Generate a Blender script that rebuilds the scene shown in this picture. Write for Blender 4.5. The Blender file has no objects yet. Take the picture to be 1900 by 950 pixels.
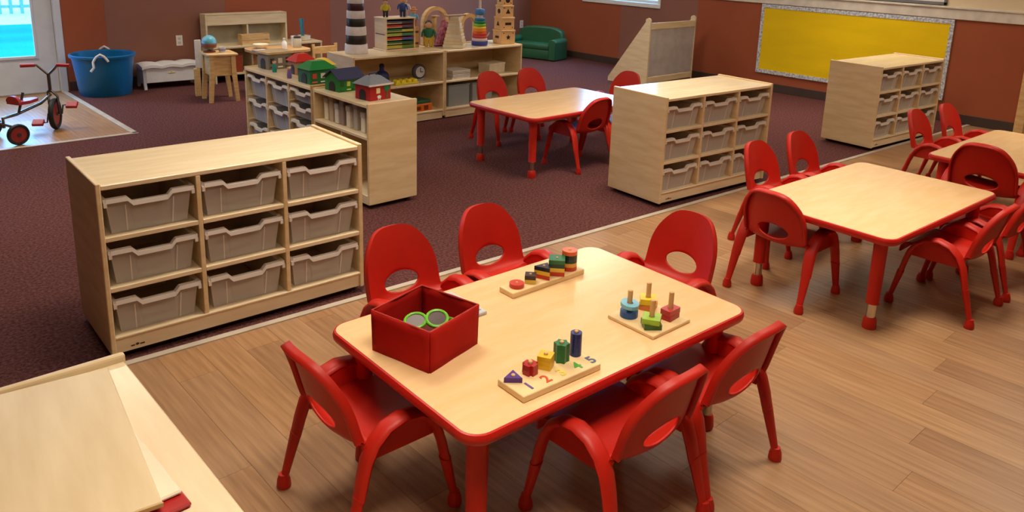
import bpy, bmesh, math, random
from mathutils import Vector, Matrix
random.seed(7)
PI = math.pi
sc = bpy.context.scene
COL = sc.collection

# ------------------------------------------------------------------ camera
F_PX, PITCH, ROLL, CY, CAM_H, TH = 1469.92, 0.247115, 0.030751, 265.87, 1.68084, 0.74
def room_dir(v):
    c, s = math.cos(TH), math.sin(TH)
    return Vector((v[0]*c + v[1]*s, -v[0]*s + v[1]*c, v[2]))
fwd = Vector((0, math.cos(PITCH), -math.sin(PITCH)))
rgt = Vector((1, 0, 0)); upv = Vector((0, math.sin(PITCH), math.cos(PITCH)))
r2 = rgt*math.cos(ROLL) + upv*math.sin(ROLL)
u2 = -rgt*math.sin(ROLL) + upv*math.cos(ROLL)
R, U, B = room_dir(r2), room_dir(u2), room_dir(-fwd)
cam_data = bpy.data.cameras.new('camera')
cam = bpy.data.objects.new('camera', cam_data); COL.objects.link(cam)
M = Matrix(((R[0], U[0], B[0], 0), (R[1], U[1], B[1], 0), (R[2], U[2], B[2], CAM_H), (0, 0, 0, 1)))
cam.matrix_world = M
cam_data.sensor_fit = 'HORIZONTAL'; cam_data.sensor_width = 36.0
cam_data.lens = F_PX/1900*36.0
cam_data.shift_x = 0.0; cam_data.shift_y = -(475-CY)/1900
cam_data.clip_start = 0.02; cam_data.clip_end = 200
sc.camera = cam

# ------------------------------------------------------------------ world, light, exposure
LAMP_W = 11.5
LAMP_COL = (1.0, 0.89, 0.76)
world = bpy.data.worlds.new('sky'); sc.world = world; world.use_nodes = True
bg = world.node_tree.nodes['Background']
bg.inputs[0].default_value = (0.17, 0.50, 1.0, 1); bg.inputs[1].default_value = 20.0
sc.view_settings.view_transform = 'Standard'; sc.view_settings.look = 'None'
sc.view_settings.exposure = -0.22; sc.view_settings.gamma = 1.0
sc.view_settings.use_curve_mapping = False
# light fixtures are built in the ceiling section: (x, y) centres
LAMPS = [(1.0, 0.8), (1.75, 2.9), (1.05, 5.4), (1.0, 8.2), (3.6, 1.3), (4.3, 3.3), (4.0, 7.6), (7.0, 1.2), (7.7, 3.8), (6.5, 5.7), (6.8, 8.2)]

# ------------------------------------------------------------------ materials
def lin(c):
    out = []
    for v in c[:3]:
        v /= 255.0
        out.append(v/12.92 if v <= 0.04045 else ((v+0.055)/1.055)**2.4)
    return (*out, 1.0)
MATS = {}
def mat(name, col, rough=0.5, var=0.06, scale=8.0, bump=0.0, bscale=60.0, spec=0.5, metal=0.0, stretch=None, trans=0.0, col2=None, emit=0.0, coat=0.0):
    if name in MATS: return MATS[name]
    m = bpy.data.materials.new(name); m.use_nodes = True
    nt = m.node_tree; n = nt.nodes; L = nt.links
    b = n['Principled BSDF']; out = n['Material Output']
    tc = n.new('ShaderNodeTexCoord'); mp = n.new('ShaderNodeMapping'); L.new(tc.outputs['Object'], mp.inputs[0])
    if stretch: mp.inputs['Scale'].default_value = stretch
    no = n.new('ShaderNodeTexNoise'); no.inputs['Scale'].default_value = scale; no.inputs['Detail'].default_value = 4
    L.new(mp.outputs[0], no.inputs['Vector'])
    mx = n.new('ShaderNodeMix'); mx.data_type = 'RGBA'
    c = lin(col); c2 = lin(col2) if col2 else tuple(max(0, v*(1-var*3)) for v in c[:3])+(1,)
    rp = n.new('ShaderNodeMapRange'); rp.inputs[1].default_value = 0.35; rp.inputs[2].default_value = 0.65
    L.new(no.outputs['Fac'], rp.inputs[0]); L.new(rp.outputs[0], mx.inputs['Factor'])
    mx.inputs['A'].default_value = c; mx.inputs['B'].default_value = c2
    L.new(mx.outputs['Result'], b.inputs['Base Color'])
    b.inputs['Roughness'].default_value = rough; b.inputs['Metallic'].default_value = metal
    b.inputs['Specular IOR Level'].default_value = spec
    b.inputs['Coat Weight'].default_value = coat; b.inputs['Coat Roughness'].default_value = 0.12
    if bump:
        nb = n.new('ShaderNodeTexNoise'); nb.inputs['Scale'].default_value = bscale; nb.inputs['Detail'].default_value = 3
        L.new(mp.outputs[0], nb.inputs['Vector'])
        bp = n.new('ShaderNodeBump'); bp.inputs['Strength'].default_value = bump; bp.inputs['Distance'].default_value = 0.01
        L.new(nb.outputs['Fac'], bp.inputs['Height']); L.new(bp.outputs[0], b.inputs['Normal'])
    if emit:
        L.new(mx.outputs['Result'], b.inputs['Emission Color']); b.inputs['Emission Strength'].default_value = emit
    if trans:
        tr = n.new('ShaderNodeBsdfTransparent'); ms = n.new('ShaderNodeMixShader'); ms.inputs[0].default_value = trans
        tr.inputs[0].default_value = (0.95, 0.95, 0.95, 1)
        L.new(b.outputs[0], ms.inputs[1]); L.new(tr.outputs[0], ms.inputs[2]); L.new(ms.outputs[0], out.inputs['Surface'])
    MATS[name] = m
    return m
WOOD = mat('birch plywood', (230, 206, 164), 0.38, 0.03, 3.0, 0.03, 12, 0.4, stretch=(1.2, 1.2, 7.0), col2=(217, 188, 140))
WOODX = mat('birch plywood long grain', (236, 217, 182), 0.17, 0.03, 3.0, 0.02, 12, 0.5, stretch=(1.2, 9.0, 7.0), col2=(228, 206, 168))
WOODY = mat('birch plywood cross grain', (236, 217, 182), 0.2, 0.03, 3.0, 0.02, 12, 0.5, stretch=(9.0, 1.2, 7.0), col2=(228, 206, 168))
EDGE = mat('plywood edge', (196, 156, 100), 0.5, 0.05, 20)
PINE = mat('pine wood', (226, 190, 132), 0.45, 0.04, 4, stretch=(2, 2, 10), col2=(206, 166, 108))
LAM = mat('maple laminate', (240, 200, 150), 0.19, 0.02, 5, spec=0.5, stretch=(1, 5, 1), col2=(233, 193, 138))
RED = mat('red plastic', (194, 32, 15), 0.46, 0.03, 10, 0.02, 300, 0.4)
REDE = mat('red edge band', (196, 30, 20), 0.35, 0.03, 10)
REDF = mat('red fabric', (176, 24, 14), 0.8, 0.06, 6, 0.25, 14, 0.15)
CHROME = mat('chrome', (205, 200, 190), 0.18, 0.02, 5, metal=1.0)
TRAY = mat('clear plastic', (238, 232, 226), 0.3, 0.03, 5, trans=0.5, spec=0.4)
TRAYB = mat('clear plastic bluish', (205, 214, 230), 0.35, 0.03, 5, trans=0.40, spec=0.4)
RIM = mat('frosted plastic rim', (232, 224, 216), 0.4, 0.03, 5, trans=0.05)
BLACK = mat('black rubber', (18, 17, 17), 0.6)
CARPET = mat('carpet', (122, 78, 74), 0.97, 0.1, 70, 0.9, 220, 0.05, col2=(80, 48, 47))
PLANKS = [mat('vinyl plank %d' % i, c, 0.34, 0.06, 2.4, 0.03, 40, 0.45, stretch=(20, 1.1, 1), col2=d) for i, (c, d) in enumerate([
    ((178, 137, 98), (150, 111, 76)), ((170, 130, 92), (143, 105, 72)), ((182, 143, 103), (157, 118, 82)), ((164, 125, 90), (139, 103, 73)), ((174, 136, 100), (152, 116, 85))])]
GROUT = mat('vinyl joint', (132, 100, 70), 0.6)
STRIP = mat('grey transition strip', (196, 184, 166), 0.45)
TERRA = mat('terracotta paint', (160, 85, 55), 0.75, 0.03, 2, 0.05, 90, 0.25)
MAUVE = mat('brown mauve paint', (146, 98, 82), 0.75, 0.03, 2, 0.05, 90, 0.25)
CREAM = mat('cream paint', (224, 204, 172), 0.8, 0.02, 2)
TRIMW = mat('off white trim', (222, 214, 200), 0.5)
WHITE = mat('white plastic', (232, 230, 228), 0.4, 0.02)
BASEB = mat('dark brown cove base', (70, 52, 46), 0.6)
DOORW = mat('pale door paint', (205, 212, 226), 0.45, 0.02)
GREY = mat('grey panel', (176, 172, 166), 0.55)

def paint(c, rough=0.45, **k):
    return mat('paint %d %d %d' % c, c, rough, 0.04, 20, **k)

# ------------------------------------------------------------------ mesh helpers
class MB:
    def __init__(s): s.v = []; s.f = []
    def add(s, verts, faces, mtx=None):
        o = len(s.v)
        s.v += [tuple(mtx @ Vector(p)) if mtx else tuple(p) for p in verts]
        s.f += [tuple(i+o for i in f) for f in faces]
        return s
    def box(s, x0, x1, y0, y1, z0, z1, r=0.0, mtx=None):
        if r <= 0:
            v = [(x, y, z) for z in (z0, z1) for y in (y0, y1) for x in (x0, x1)]
            return s.add(v, [(0, 2, 3, 1), (4, 5, 7, 6), (0, 1, 5, 4), (2, 6, 7, 3), (0, 4, 6, 2), (1, 3, 7, 5)], mtx)
        r = min(r, (x1-x0)*.49, (y1-y0)*.49, (z1-z0)*.49)
        bm = bmesh.new(); bmesh.ops.create_cube(bm, size=1)
        for q in bm.verts:
            q.co = ((x0+x1)/2+q.co.x*(x1-x0), (y0+y1)/2+q.co.y*(y1-y0), (z0+z1)/2+q.co.z*(z1-z0))
        bmesh.ops.bevel(bm, geom=bm.edges[:], offset=r, segments=1 if r < 0.006 else 2, affect='EDGES', profile=0.5)
        bm.verts.index_update()
        s.add([q.co[:] for q in bm.verts], [[q.index for q in f.verts] for f in bm.faces], mtx); bm.free()
        return s
    def prism(s, poly, a0, a1, axis='z', mtx=None):
        n = len(poly)
        def P(p, a):
            return {'z': (p[0], p[1], a), 'y': (p[0], a, p[1]), 'x': (a, p[0], p[1])}[axis]
        v = [P(p, a0) for p in poly] + [P(p, a1) for p in poly]
        f = [tuple(range(n))[::-1], tuple(range(n, 2*n))] + [(i, (i+1) % n, n+(i+1) % n, n+i) for i in range(n)]
        return s.add(v, f, mtx)
    def lathe(s, prof, n=20, mtx=None, cap=True):
        v = []; f = []
        for r, z in prof:
            for k in range(n):
                a = 2*PI*k/n; v.append((r*math.cos(a), r*math.sin(a), z))
        for i in range(len(prof)-1):
            for k in range(n):
                f.append((i*n+k, i*n+(k+1) % n, (i+1)*n+(k+1) % n, (i+1)*n+k))
        if cap:
            f.append(tuple(range(n))[::-1]); f.append(tuple(range((len(prof)-1)*n, len(prof)*n)))
        return s.add(v, f, mtx)
    def tube(s, pts, rad, n=10, cap=True, flat=None, side=None):
        """tube along pts; rad number or list; flat=(ra, rb) per-point factors on side axis / normal axis"""
        pts = [Vector(p) for p in pts]; m = len(pts)
        if not hasattr(rad, '__len__'): rad = [rad]*m
        v = []; f = []; last = Vector(side) if side else None
        for i, p in enumerate(pts):
            t = (pts[min(i+1, m-1)] - pts[max(i-1, 0)]).normalized()
            if last is None:
                last = t.orthogonal()
            a = (last - t*last.dot(t)).normalized(); last = a; b = t.cross(a)
            fa, fb = flat if flat else (1, 1)
            for k in range(n):
                w = 2*PI*k/n
                v.append(p + a*(rad[i]*fa*math.cos(w)) + b*(rad[i]*fb*math.sin(w)))
        for i in range(m-1):
            for k in range(n):
                f.append((i*n+k, i*n+(k+1) % n, (i+1)*n+(k+1) % n, (i+1)*n+k))
        if cap:
            f.append(tuple(range(n))[::-1]); f.append(tuple(range((m-1)*n, m*n)))
        return s.add(v, f)
    def ball(s, c, r, n=14, sq=(1, 1, 1)):
        prof = []
        k = max(5, n//2)
        for i in range(k+1):
            a = -PI/2 + PI*i/k
            prof.append((max(1e-4, r*math.cos(a)), r*math.sin(a)))
        return s.lathe(prof, n, Matrix.Translation(c) @ Matrix.Diagonal((*sq, 1)), cap=False)

def T(x=0, y=0, z=0, rz=0, rx=0, ry=0):
    return Matrix.Translation((x, y, z)) @ Matrix.Rotation(rz, 4, 'Z') @ Matrix.Rotation(ry, 4, 'Y') @ Matrix.Rotation(rx, 4, 'X')
def mesh_obj(name, me, m, parent=None):
    o = bpy.data.objects.new(name, me); COL.objects.link(o)
    if m is not None and not me.materials: me.materials.append(m)
    if parent is not None: o.parent = parent
    return o
def obj(name, mb, m, parent=None, smooth=False, loc=None, rz=0):
    me = bpy.data.meshes.new(name); me.from_pydata([tuple(p) for p in mb.v], [], mb.f)
    bm = bmesh.new(); bm.from_mesh(me); bmesh.ops.recalc_face_normals(bm, faces=bm.faces[:]); bm.to_mesh(me); bm.free()
    if smooth:
        me.shade_smooth(); me.set_sharp_from_angle(angle=math.radians(42))
    o = mesh_obj(name, me, m, parent)
    if loc is not None: o.location = loc
    o.rotation_euler.z = rz
    return o
def tag(o, label, cat, group=None):
    o['label'] = label; o['category'] = cat
    if group: o['group'] = group
    return o
def thing(name, label, cat, loc=(0, 0, 0), rz=0, group=None, scale=1.0):
    o = bpy.data.objects.new(name, None); COL.objects.link(o)
    o.empty_display_size = 0.05
    o.location = loc; o.rotation_euler.z = rz; o.scale = (scale,)*3
    return tag(o, label, cat, group)
def struct(o):
    o['kind'] = 'structure'; return o
def copy_tree(o, parent=None):
    c = o.copy(); COL.objects.link(c); c.parent = parent
    for ch in o.children: copy_tree(ch, c)
    return c
def B1(*a, r=0.0): return MB().box(*a, r=r)
def text_mesh(body, size, ext):
    cu = bpy.data.curves.new('digit', 'FONT'); cu.body = body; cu.size = size; cu.extrude = ext
    cu.align_x = 'CENTER'; cu.align_y = 'CENTER'; cu.offset = 0.0012
    o = bpy.data.objects.new('digit', cu); COL.objects.link(o)
    dg = bpy.context.evaluated_depsgraph_get()
    me = bpy.data.meshes.new_from_object(o.evaluated_get(dg))
    bpy.data.objects.remove(o); return me

# ------------------------------------------------------------------ room shell
X0, X1, Y0, Y1, ZC = -4.6, 8.9, -2.6, 9.4, 2.75
floor = struct(obj('floor', B1(X0, X1, Y0, Y1, -0.12, -0.006), GROUT))
# edge between carpet and vinyl: from (-1.6, 3.19) to (8.9, 2.68)
def edge_y(x): return 3.145 - 0.047*(x-0.8)
cp = MB().prism([(X0, edge_y(X0)), (X1, edge_y(X1)), (X1, Y1), (2.08, Y1), (2.08, 7.07), (X0, 7.07)], -0.006, 0.0)
carpet = struct(obj('carpet', cp, CARPET))
# planks run along y, 0.152 wide, visible part of the vinyl
PW, PL = 0.152, 1.22
def plank_mesh(w, l, i):
    mb = MB().box(0.0005, w-0.0005, 0.0005, l-0.0005, -0.006, 0.0)
    me = bpy.data.meshes.new('plank'); me.from_pydata(mb.v, [], mb.f); me.materials.append(PLANKS[i]); return me
PM = [plank_mesh(PW, PL, i) for i in range(5)]
k = 0
xs = 0.0
col = 0
while xs < X1-0.01:
    w = min(PW, X1-xs)
    off = (col*0.47) % 1.0 * PL
    y = 0.2 - off
    while y < edge_y(xs)-0.01:
        ye = min(y+PL, edge_y(xs+w/2)); ys = max(y, -0.2)
        if ye - ys > 0.02:
            if ye-ys > PL-0.001 and w > PW-0.001:
                o = mesh_obj('plank', PM[random.randrange(5)], None, floor)
            else:
                o = mesh_obj('plank', plank_mesh(w, ye-ys, random.randrange(5)), None, floor)
            o.location = (xs, ys, 0); k += 1
        y += PL
    xs += PW; col += 1
obj('vinyl_sheet', MB().prism([(X0, Y0), (0, Y0), (0, edge_y(0)), (X0, edge_y(X0))], -0.006, 0).box(0, X1, Y0, -0.2, -0.006, 0), PLANKS[1], floor)
# vinyl landing by the door with border strips
xs = 0.3; col = 0
while xs < 2.03:
    w = min(PW, 2.04-xs); y = 7.1 - (col*0.6) % 1.0*PL
    while y < Y1:
        ys, ye = max(7.1, y), min(Y1, y+PL)
        if ye-ys > 0.03:
            o = mesh_obj('landing_plank', plank_mesh(w, ye-ys, random.randrange(5)), None, floor); o.location = (xs, ys, 0)
        y += PL
    xs += PW; col += 1
obj('vinyl_sheet', B1(X0, 0.3, 7.1, Y1, -0.006, 0), PLANKS[1], floor)
tr = MB()
tr.prism([(X0, edge_y(X0)-0.035), (X1, edge_y(X1)-0.035), (X1, edge_y(X1)), (X0, edge_y(X0))], 0.0, 0.006)
struct(obj('trim_1', tr, STRIP))
struct(obj('trim_2', MB().box(2.035, 2.085, 7.06, Y1, 0, 0.006, 0.002).box(X0, 2.085, 7.05, 7.1, 0, 0.006, 0.002), STRIP))

# right wall x = 8.9 with a window (y 7.02..7.95, z 0.92..2.2) and a door bay
WT = 0.14
wr = MB()
WY0, WY1, WZ0, WZ1 = 6.85, 8.2, 0.93, 2.25
wr.box(X1, X1+WT, Y0, WY0, 0, ZC); wr.box(X1, X1+WT, WY1, Y1+WT, 0, ZC)
wr.box(X1, X1+WT, WY0, WY1, 0, WZ0); wr.box(X1, X1+WT, WY0, WY1, WZ1, ZC)
wall_right = struct(obj('wall_right', wr, CREAM))
def wpanel(parent, name, m, *b): return obj(name, B1(*b), m, parent)
pt = 0.008
wpanel(wall_right, 'painted_panel', TERRA, X1-pt, X1, 7.5, Y1, 0, WZ0-0.002)
wpanel(wall_right, 'painted_panel', MAUVE, X1-pt, X1, 6.19, 7.499, 0, WZ0-0.002)
wpanel(wall_right, 'painted_panel', MAUVE, X1-pt, X1, 6.19, 6.84, WZ0-0.002, 1.06)
wpanel(wall_right, 'painted_panel', TERRA, X1-pt, X1, 2.34, 6.189, 0, 1.06)
# back wall y = 9.4 with the door opening x 1.08..2.03
DX0, DX1, DZ = 1.06, 2.035, 2.08
wb = MB()
wb.box(X0-WT, DX0, Y1, Y1+WT, 0, ZC); wb.box(DX1, X1, Y1, Y1+WT, 0, ZC); wb.box(DX0, DX1, Y1, Y1+WT, DZ, ZC)
wall_back = struct(obj('wall_back', wb, CREAM))
for a, b, m in ((2.11, 2.535, TERRA), (2.536, 3.87, MAUVE), (3.871, 5.27, TERRA), (5.271, 8.89, MAUVE)):
    wpanel(wall_back, 'painted_panel', m, a, b, Y1-pt, Y1, 0, 1.06)
struct(obj('wall_left', B1(X0-WT, X0, Y0, Y1, 0, ZC), TERRA))
struct(obj('wall_front', B1(X0-WT, X1+WT, Y0-WT, Y0, 0, ZC), TERRA))
ceiling = struct(obj('ceiling', B1(X0-WT, X1+WT, Y0-WT, Y1+WT, ZC, ZC+0.1), mat('white ceiling tile', (200, 194, 184), 0.9)))
def cove(mb, x0, x1, y0, y1): mb.box(x0, x1, y0, y1, 0, 0.1, 0.003)
bb = MB(); cove(bb, X1-0.02, X1-0.008, 2.34, Y1); struct(obj('baseboard_right', bb, BASEB))
bb = MB(); cove(bb, 2.12, X1-0.02, Y1-0.02, Y1-0.008); struct(obj('baseboard_back', bb, BASEB))
# rail along the right wall
rl = MB().box(X1-0.03, X1, Y0, 6.79, 1.06, 1.185, 0.006).box(X1-0.045, X1, Y0, 6.79, 1.165, 1.187, 0.004)
struct(obj('trim_3', rl, TRIMW))
# window
win = bpy.data.objects.new('window_1', None); COL.objects.link(win); win['kind'] = 'structure'; win.location = (X1, 0, 0)
wf = MB()
wf.box(-0.03, 0.03, WY0-0.05, WY1+0.05, WZ0-0.06, WZ0, 0.004); wf.box(-0.02, 0.03, WY0-0.05, WY1+0.05, WZ1, WZ1+0.05, 0.004)
wf.box(-0.02, 0.03, WY0-0.05, WY0, WZ0, WZ1, 0.004); wf.box(-0.02, 0.03, WY1, WY1+0.05, WZ0, WZ1, 0.004)
obj('window_frame', wf, WHITE, win)
obj('window_sash', MB().box(0.05, 0.09, WY0, WY0+0.04, WZ0, WZ1).box(0.05, 0.09, WY1-0.04, WY1, WZ0, WZ1).box(0.05, 0.09, WY0, WY1, WZ0, WZ0+0.04).box(0.05, 0.09, WY0, WY1, WZ1-0.04, WZ1), WHITE, win)
GLASS = mat('window glass', (235, 245, 250), 0.05, 0.0, trans=0.97)
obj('pane', B1(0.066, 0.072, WY0+0.04, WY1-0.04, WZ0+0.04, WZ1-0.04), GLASS, win)
# white board over the rail
wbd = thing('whiteboard', 'wide whiteboard with grey frame above the cream wall rail', 'whiteboard', (X1, 0, 0))
obj('writing_surface', B1(-0.018, 0, 3.17, 5.4, 1.225, 2.3), WHITE, wbd)
fr = MB().box(-0.024, 0, 3.145, 5.43, 1.195, 1.226, 0.003).box(-0.024, 0, 3.145, 5.43, 2.3, 2.33, 0.003).box(-0.024, 0, 3.145, 3.172, 1.195, 2.33, 0.003).box(-0.024, 0, 5.4, 5.43, 1.195, 2.33, 0.003)
obj('frame', fr, mat('grey aluminium', (120, 122, 128), 0.4), wbd)
# far right door frame in the right wall
d2 = bpy.data.objects.new('door_2', None); COL.objects.link(d2); d2['kind'] = 'structure'; d2.location = (X1, 0, 0)
obj('door_frame', MB().box(-0.045, 0.02, 2.25, 2.335, 0, 1.06, 0.004).box(-0.045, 0.02, 1.25, 1.33, 0, 1.06, 0.004), PINE, d2)
obj('door_leaf', B1(-0.03, 0.0, 1.33, 2.25, 0.01, 1.06), mat('tan door', (190, 160, 120), 0.5), d2)

# glazed door in the back wall
d1 = bpy.data.objects.new('door_1', None); COL.objects.link(d1); d1['kind'] = 'structure'; d1.location = (0, Y1, 0)
jb = MB().box(2.036, 2.105, -0.03, 0.1, 0, DZ+0.07, 0.004).box(0.99, 1.059, -0.03, 0.1, 0, DZ+0.07, 0.004).box(0.99, 2.105, -0.03, 0.1, DZ, DZ+0.07, 0.004)
obj('door_frame', jb, DOORW, d1)
lf = MB().box(1.065, 1.2, 0.02, 0.065, 0.01, 2.07).box(1.845, 2.03, 0.02, 0.065, 0.01, 2.07).box(1.2, 1.845, 0.02, 0.065, 0.01, 0.385).box(1.2, 1.845, 0.02, 0.065, 1.95, 2.07)
obj('door_leaf', lf, DOORW, d1)
obj('glazing_bead', MB().box(1.2, 1.845, 0.005, 0.02, 0.37, 0.4, 0.003).box(1.835, 1.86, 0.005, 0.02, 0.37, 1.96, 0.003).box(1.185, 1.21, 0.005, 0.02, 0.37, 1.96, 0.003), DOORW, d1)
obj('pane', B1(1.2, 1.845, 0.04, 0.046, 0.385, 1.95), GLASS, d1)
obj('threshold', B1(1.06, 2.035, -0.02, 0.12, 0, 0.012, r=0.003), CHROME, d1)
# playground outside
gp = struct(obj('ground', B1(-30, 60, Y1+WT, 60, -0.2, -0.04), mat('pale concrete', (150, 146, 138), 0.9, spec=0.0)))
tag(obj('play_turf', B1(-8, 7, 10.2, 16.9, -0.04, -0.03), mat('turquoise turf', (0, 104, 84), 0.9, 0.12, 0.35, spec=0.0, stretch=(0.4, 2.5, 1), col2=(0, 84, 92))), 'turquoise turf outside the glazed door', 'turf')
fn = thing('metal_fence', 'blue picket fence beyond the turquoise turf', 'fence', (0, 19.2, -0.04))
FB = paint((70, 120, 190))
obj('rail', MB().box(-3, 5, -0.02, 0.02, 0.12, 0.18).box(-3, 5, -0.02, 0.02, 1.2, 1.26), FB, fn)
pk = bpy.data.meshes.new('picket'); q = B1(-0.03, 0.03, -0.03, 0.03, 0, 1.35); pk.from_pydata(q.v, [], q.f)
for i in range(40):
    o = mesh_obj('picket', pk, FB, fn); o.location = (-3+0.2*i, 0, 0)

# ceiling lights
LAMP_AT = ['the bottom corner cabinet', 'the nearest tray cabinet', 'the open carpet', 'the tricycle landing', 'the middle vinyl table', 'the middle tray cabinet', 'the play table', 'the table at the photo edge', 'the cabinet by the yellow board', 'the easel', 'the green sofa']
for i, (x, y) in enumerate(LAMPS):
    t = thing('ceiling_light', 'recessed ceiling light panel over ' + LAMP_AT[i], 'light', (x, y, ZC), group='ceiling light panels')
    obj('frame', MB().box(-0.62, 0.62, -0.32, -0.3, -0.02, 0).box(-0.62, 0.62, 0.3, 0.32, -0.02, 0).box(-0.62, -0.6, -0.3, 0.3, -0.02, 0).box(0.6, 0.62, -0.3, 0.3, -0.02, 0), WHITE, t)
    obj('diffuser', B1(-0.6, 0.6, -0.3, 0.3, -0.006, 0), mat('lamp diffuser', (255, 240, 215), 0.6, 0.0, emit=11.0), t)
    la = bpy.data.lights.new('lamp', 'AREA'); la.shape = 'RECTANGLE'; la.size = 1.2; la.size_y = 0.6; la.energy = LAMP_W; la.color = LAMP_COL; la.spread = math.radians(82)
    lo = bpy.data.objects.new('lamp', la); COL.objects.link(lo); lo.parent = t; lo.location = (0, 0, -0.02)

# wall outlets
for x, l in ((3.306, 'white wall outlet above the small white box'), (8.7, 'white wall outlet beside the green sofa')):
    t = thing('wall_outlet', l, 'outlet', (x, Y1-pt, 0.475 if x < 5 else 0.43))
    obj('cover_plate', B1(-0.037, 0.037, -0.008, 0, -0.06, 0.06, r=0.003), WHITE, t)
    for z in (-0.025, 0.025): obj('socket', B1(-0.016, 0.016, -0.011, -0.007, z-0.014, z+0.014, r=0.002), paint((205, 200, 196)), t)

# yellow board
yb = thing('bulletin_board', 'yellow paper bulletin board with scalloped silver border', 'board', (X1-pt, 0, 0))
YA, YB2, ZA, ZB = 3.035, 5.247, 0.215, 1.055
obj('paper', B1(-0.014, 0, YA+0.03, YB2-0.03, ZA+0.03, ZB-0.03), mat('yellow paper', (244, 206, 10), 0.7, 0.04, 1.5, 0.5, 2.2, 0.2, stretch=(1, 0.6, 3)), yb)
def scallop(L, w, n):
    poly = [(0, 0), (L, 0)]
    for i in range(n*4, -1, -1):
        u = i/(n*4.0); poly.append((u*L, w + 0.008*abs(math.sin(PI*n*u))))
    return poly
BORD = mat('silver border print', (226, 230, 234), 0.5, 0.3, 45, col2=(140, 146, 162))
def strip(poly, swap, oy, oz, sy, sz):
    th = -0.0185 if swap else -0.02
    mb = MB(); P = []
    for a, b in poly:
        P.append((oy+sy*(b if swap else a), oz+sz*(a if swap else b)))
    mb.prism(P, th, -0.001, 'x'); return mb
obj('border_strip', strip(scallop(YB2-YA, 0.04, 36), False, YA, ZA, 1, 1), BORD, yb)
obj('border_strip', strip(scallop(YB2-YA, 0.04, 36), False, YA, ZB, 1, -1), BORD, yb)
obj('border_strip', strip(scallop(ZB-ZA, 0.035, 14), True, YA, ZA, 1, 1), BORD, yb)
obj('border_strip', strip(scallop(ZB-ZA, 0.035, 14), True, YB2, ZA, -1, 1), BORD, yb)

# ------------------------------------------------------------------ trays and tray cabinets
def tray_meshes(w, h, d, tag_):
    """open tapered tray; front at y=0, back at y=d, base at z=0, centred in x"""
    tb = 0.018; wt = w/2; wb_ = w/2-tb
    rim = h
    dip = 0.022
    # rim polyline across the front (x, z)
    fx = [(-wt, rim), (-wt*0.52, rim), (-wt*0.40, rim-dip), (wt*0.40, rim-dip), (wt*0.52, rim), (wt, rim)]
    mb = MB()
    # front wall as strip between rim profile and base
    def wall(y_t, y_b, prof):
        v = [(x, y_t, z) for x, z in prof] + [(x*wb_/wt, y_b, 0.0) for x, z in prof]
        n = len(prof); f = [(i, i+1, n+i+1, n+i) for i in range(n-1)]
        mb.add(v, f)
    wall(0.012, 0.03, fx)
    wall(d, d-0.02, [(-wt, rim), (wt, rim)])
    for s in (-1, 1):
        mb.add([(s*wt, 0.012, rim), (s*wt, d, rim), (s*wb_, d-0.02, 0), (s*wb_, 0.03, 0)], [(0, 1, 2, 3)])
    mb.add([(-wb_, 0.03, 0), (wb_, 0.03, 0), (wb_, d-0.02, 0), (-wb_, d-0.02, 0)], [(0, 1, 2, 3)])
    rm = MB(); lipw, lipd = 0.013, 0.02
    # rim: front follows the dip, a thick folded lip
    n = len(fx)
    v = []
    for x, z in fx: v += [(x, -0.004, z+0.004), (x, 0.02, z+0.004), (x, 0.02, z-0.004), (x, 0.0, z-lipw)]
    v += [(x, -0.006, z-lipw) for x, z in fx]
    f = []
    for i in range(n-1):
        a, b = 4*i, 4*(i+1)
        f += [(a, b, b+1, a+1), (a+1, b+1, b+2, a+2), (a, b, 4*n+i+1, 4*n+i), (4*n+i, 4*n+i+1, b+3, a+3), (a+3, b+3, b+2, a+2)]
    f += [(0, 1, 2, 3, 4*n), (4*n-4, 4*n-3, 4*n-2, 4*n-1, 5*n-1)]
    rm.add(v, f)
    for s in (-1, 1):
        rm.box(s*wt-0.010 if s < 0 else s*wt-0.004, s*wt+0.004 if s < 0 else s*wt+0.010, 0.0, d, rim-0.008, rim+0.004)
        rm.box(s*(wt+0.003)-0.006, s*(wt+0.003)+0.006, -0.006, 0.012, rim-0.028, rim-0.008)
    rm.box(-wt, wt, d-0.004, d+0.006, rim-0.008, rim+0.004)
    # moulded vertical ribs on the front wall
    for x in (-wt*0.56, wt*0.56):
        rm.add([(x-0.0022, 0.009, rim-dip-0.008), (x+0.0022, 0.009, rim-dip-0.008), (x*0.95+0.0022, 0.0275, 0.003), (x*0.95-0.0022, 0.0275, 0.003)], [(0, 1, 2, 3)])
    def mk(m, n_):
        me = bpy.data.meshes.new(n_); me.from_pydata(m.v, [], m.f)
        b = bmesh.new(); b.from_mesh(me); bmesh.ops.recalc_face_normals(b, faces=b.faces[:]); b.to_mesh(me); b.free()
        return me
    return mk(mb, 'storage_tray'), mk(rm, 'rim')
TM = {}
def add_tray(world_mtx_obj, x, z, w, h, d, label, group, blue=False):
    """world placement: cabinet Empty gives location and rotation; the tray itself stays top-level"""
    key = (round(w, 3), round(h, 3), round(d, 3), blue)
    if key not in TM: TM[key] = tray_meshes(w, h, d, key)
    bm_, rm_ = TM[key]
    o = mesh_obj('storage_tray', bm_, TRAYB if blue else TRAY)
    c, s = math.cos(world_mtx_obj[3]), math.sin(world_mtx_obj[3])
    X, Y, Z, A = world_mtx_obj
    yl = 0.012
    o.location = (X + x*c - yl*s, Y + x*s + yl*c, Z + z); o.rotation_euler.z = A
    mesh_obj('rim', rm_, RIM, o)
    tag(o, label, 'tray', group)
    return o

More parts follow.
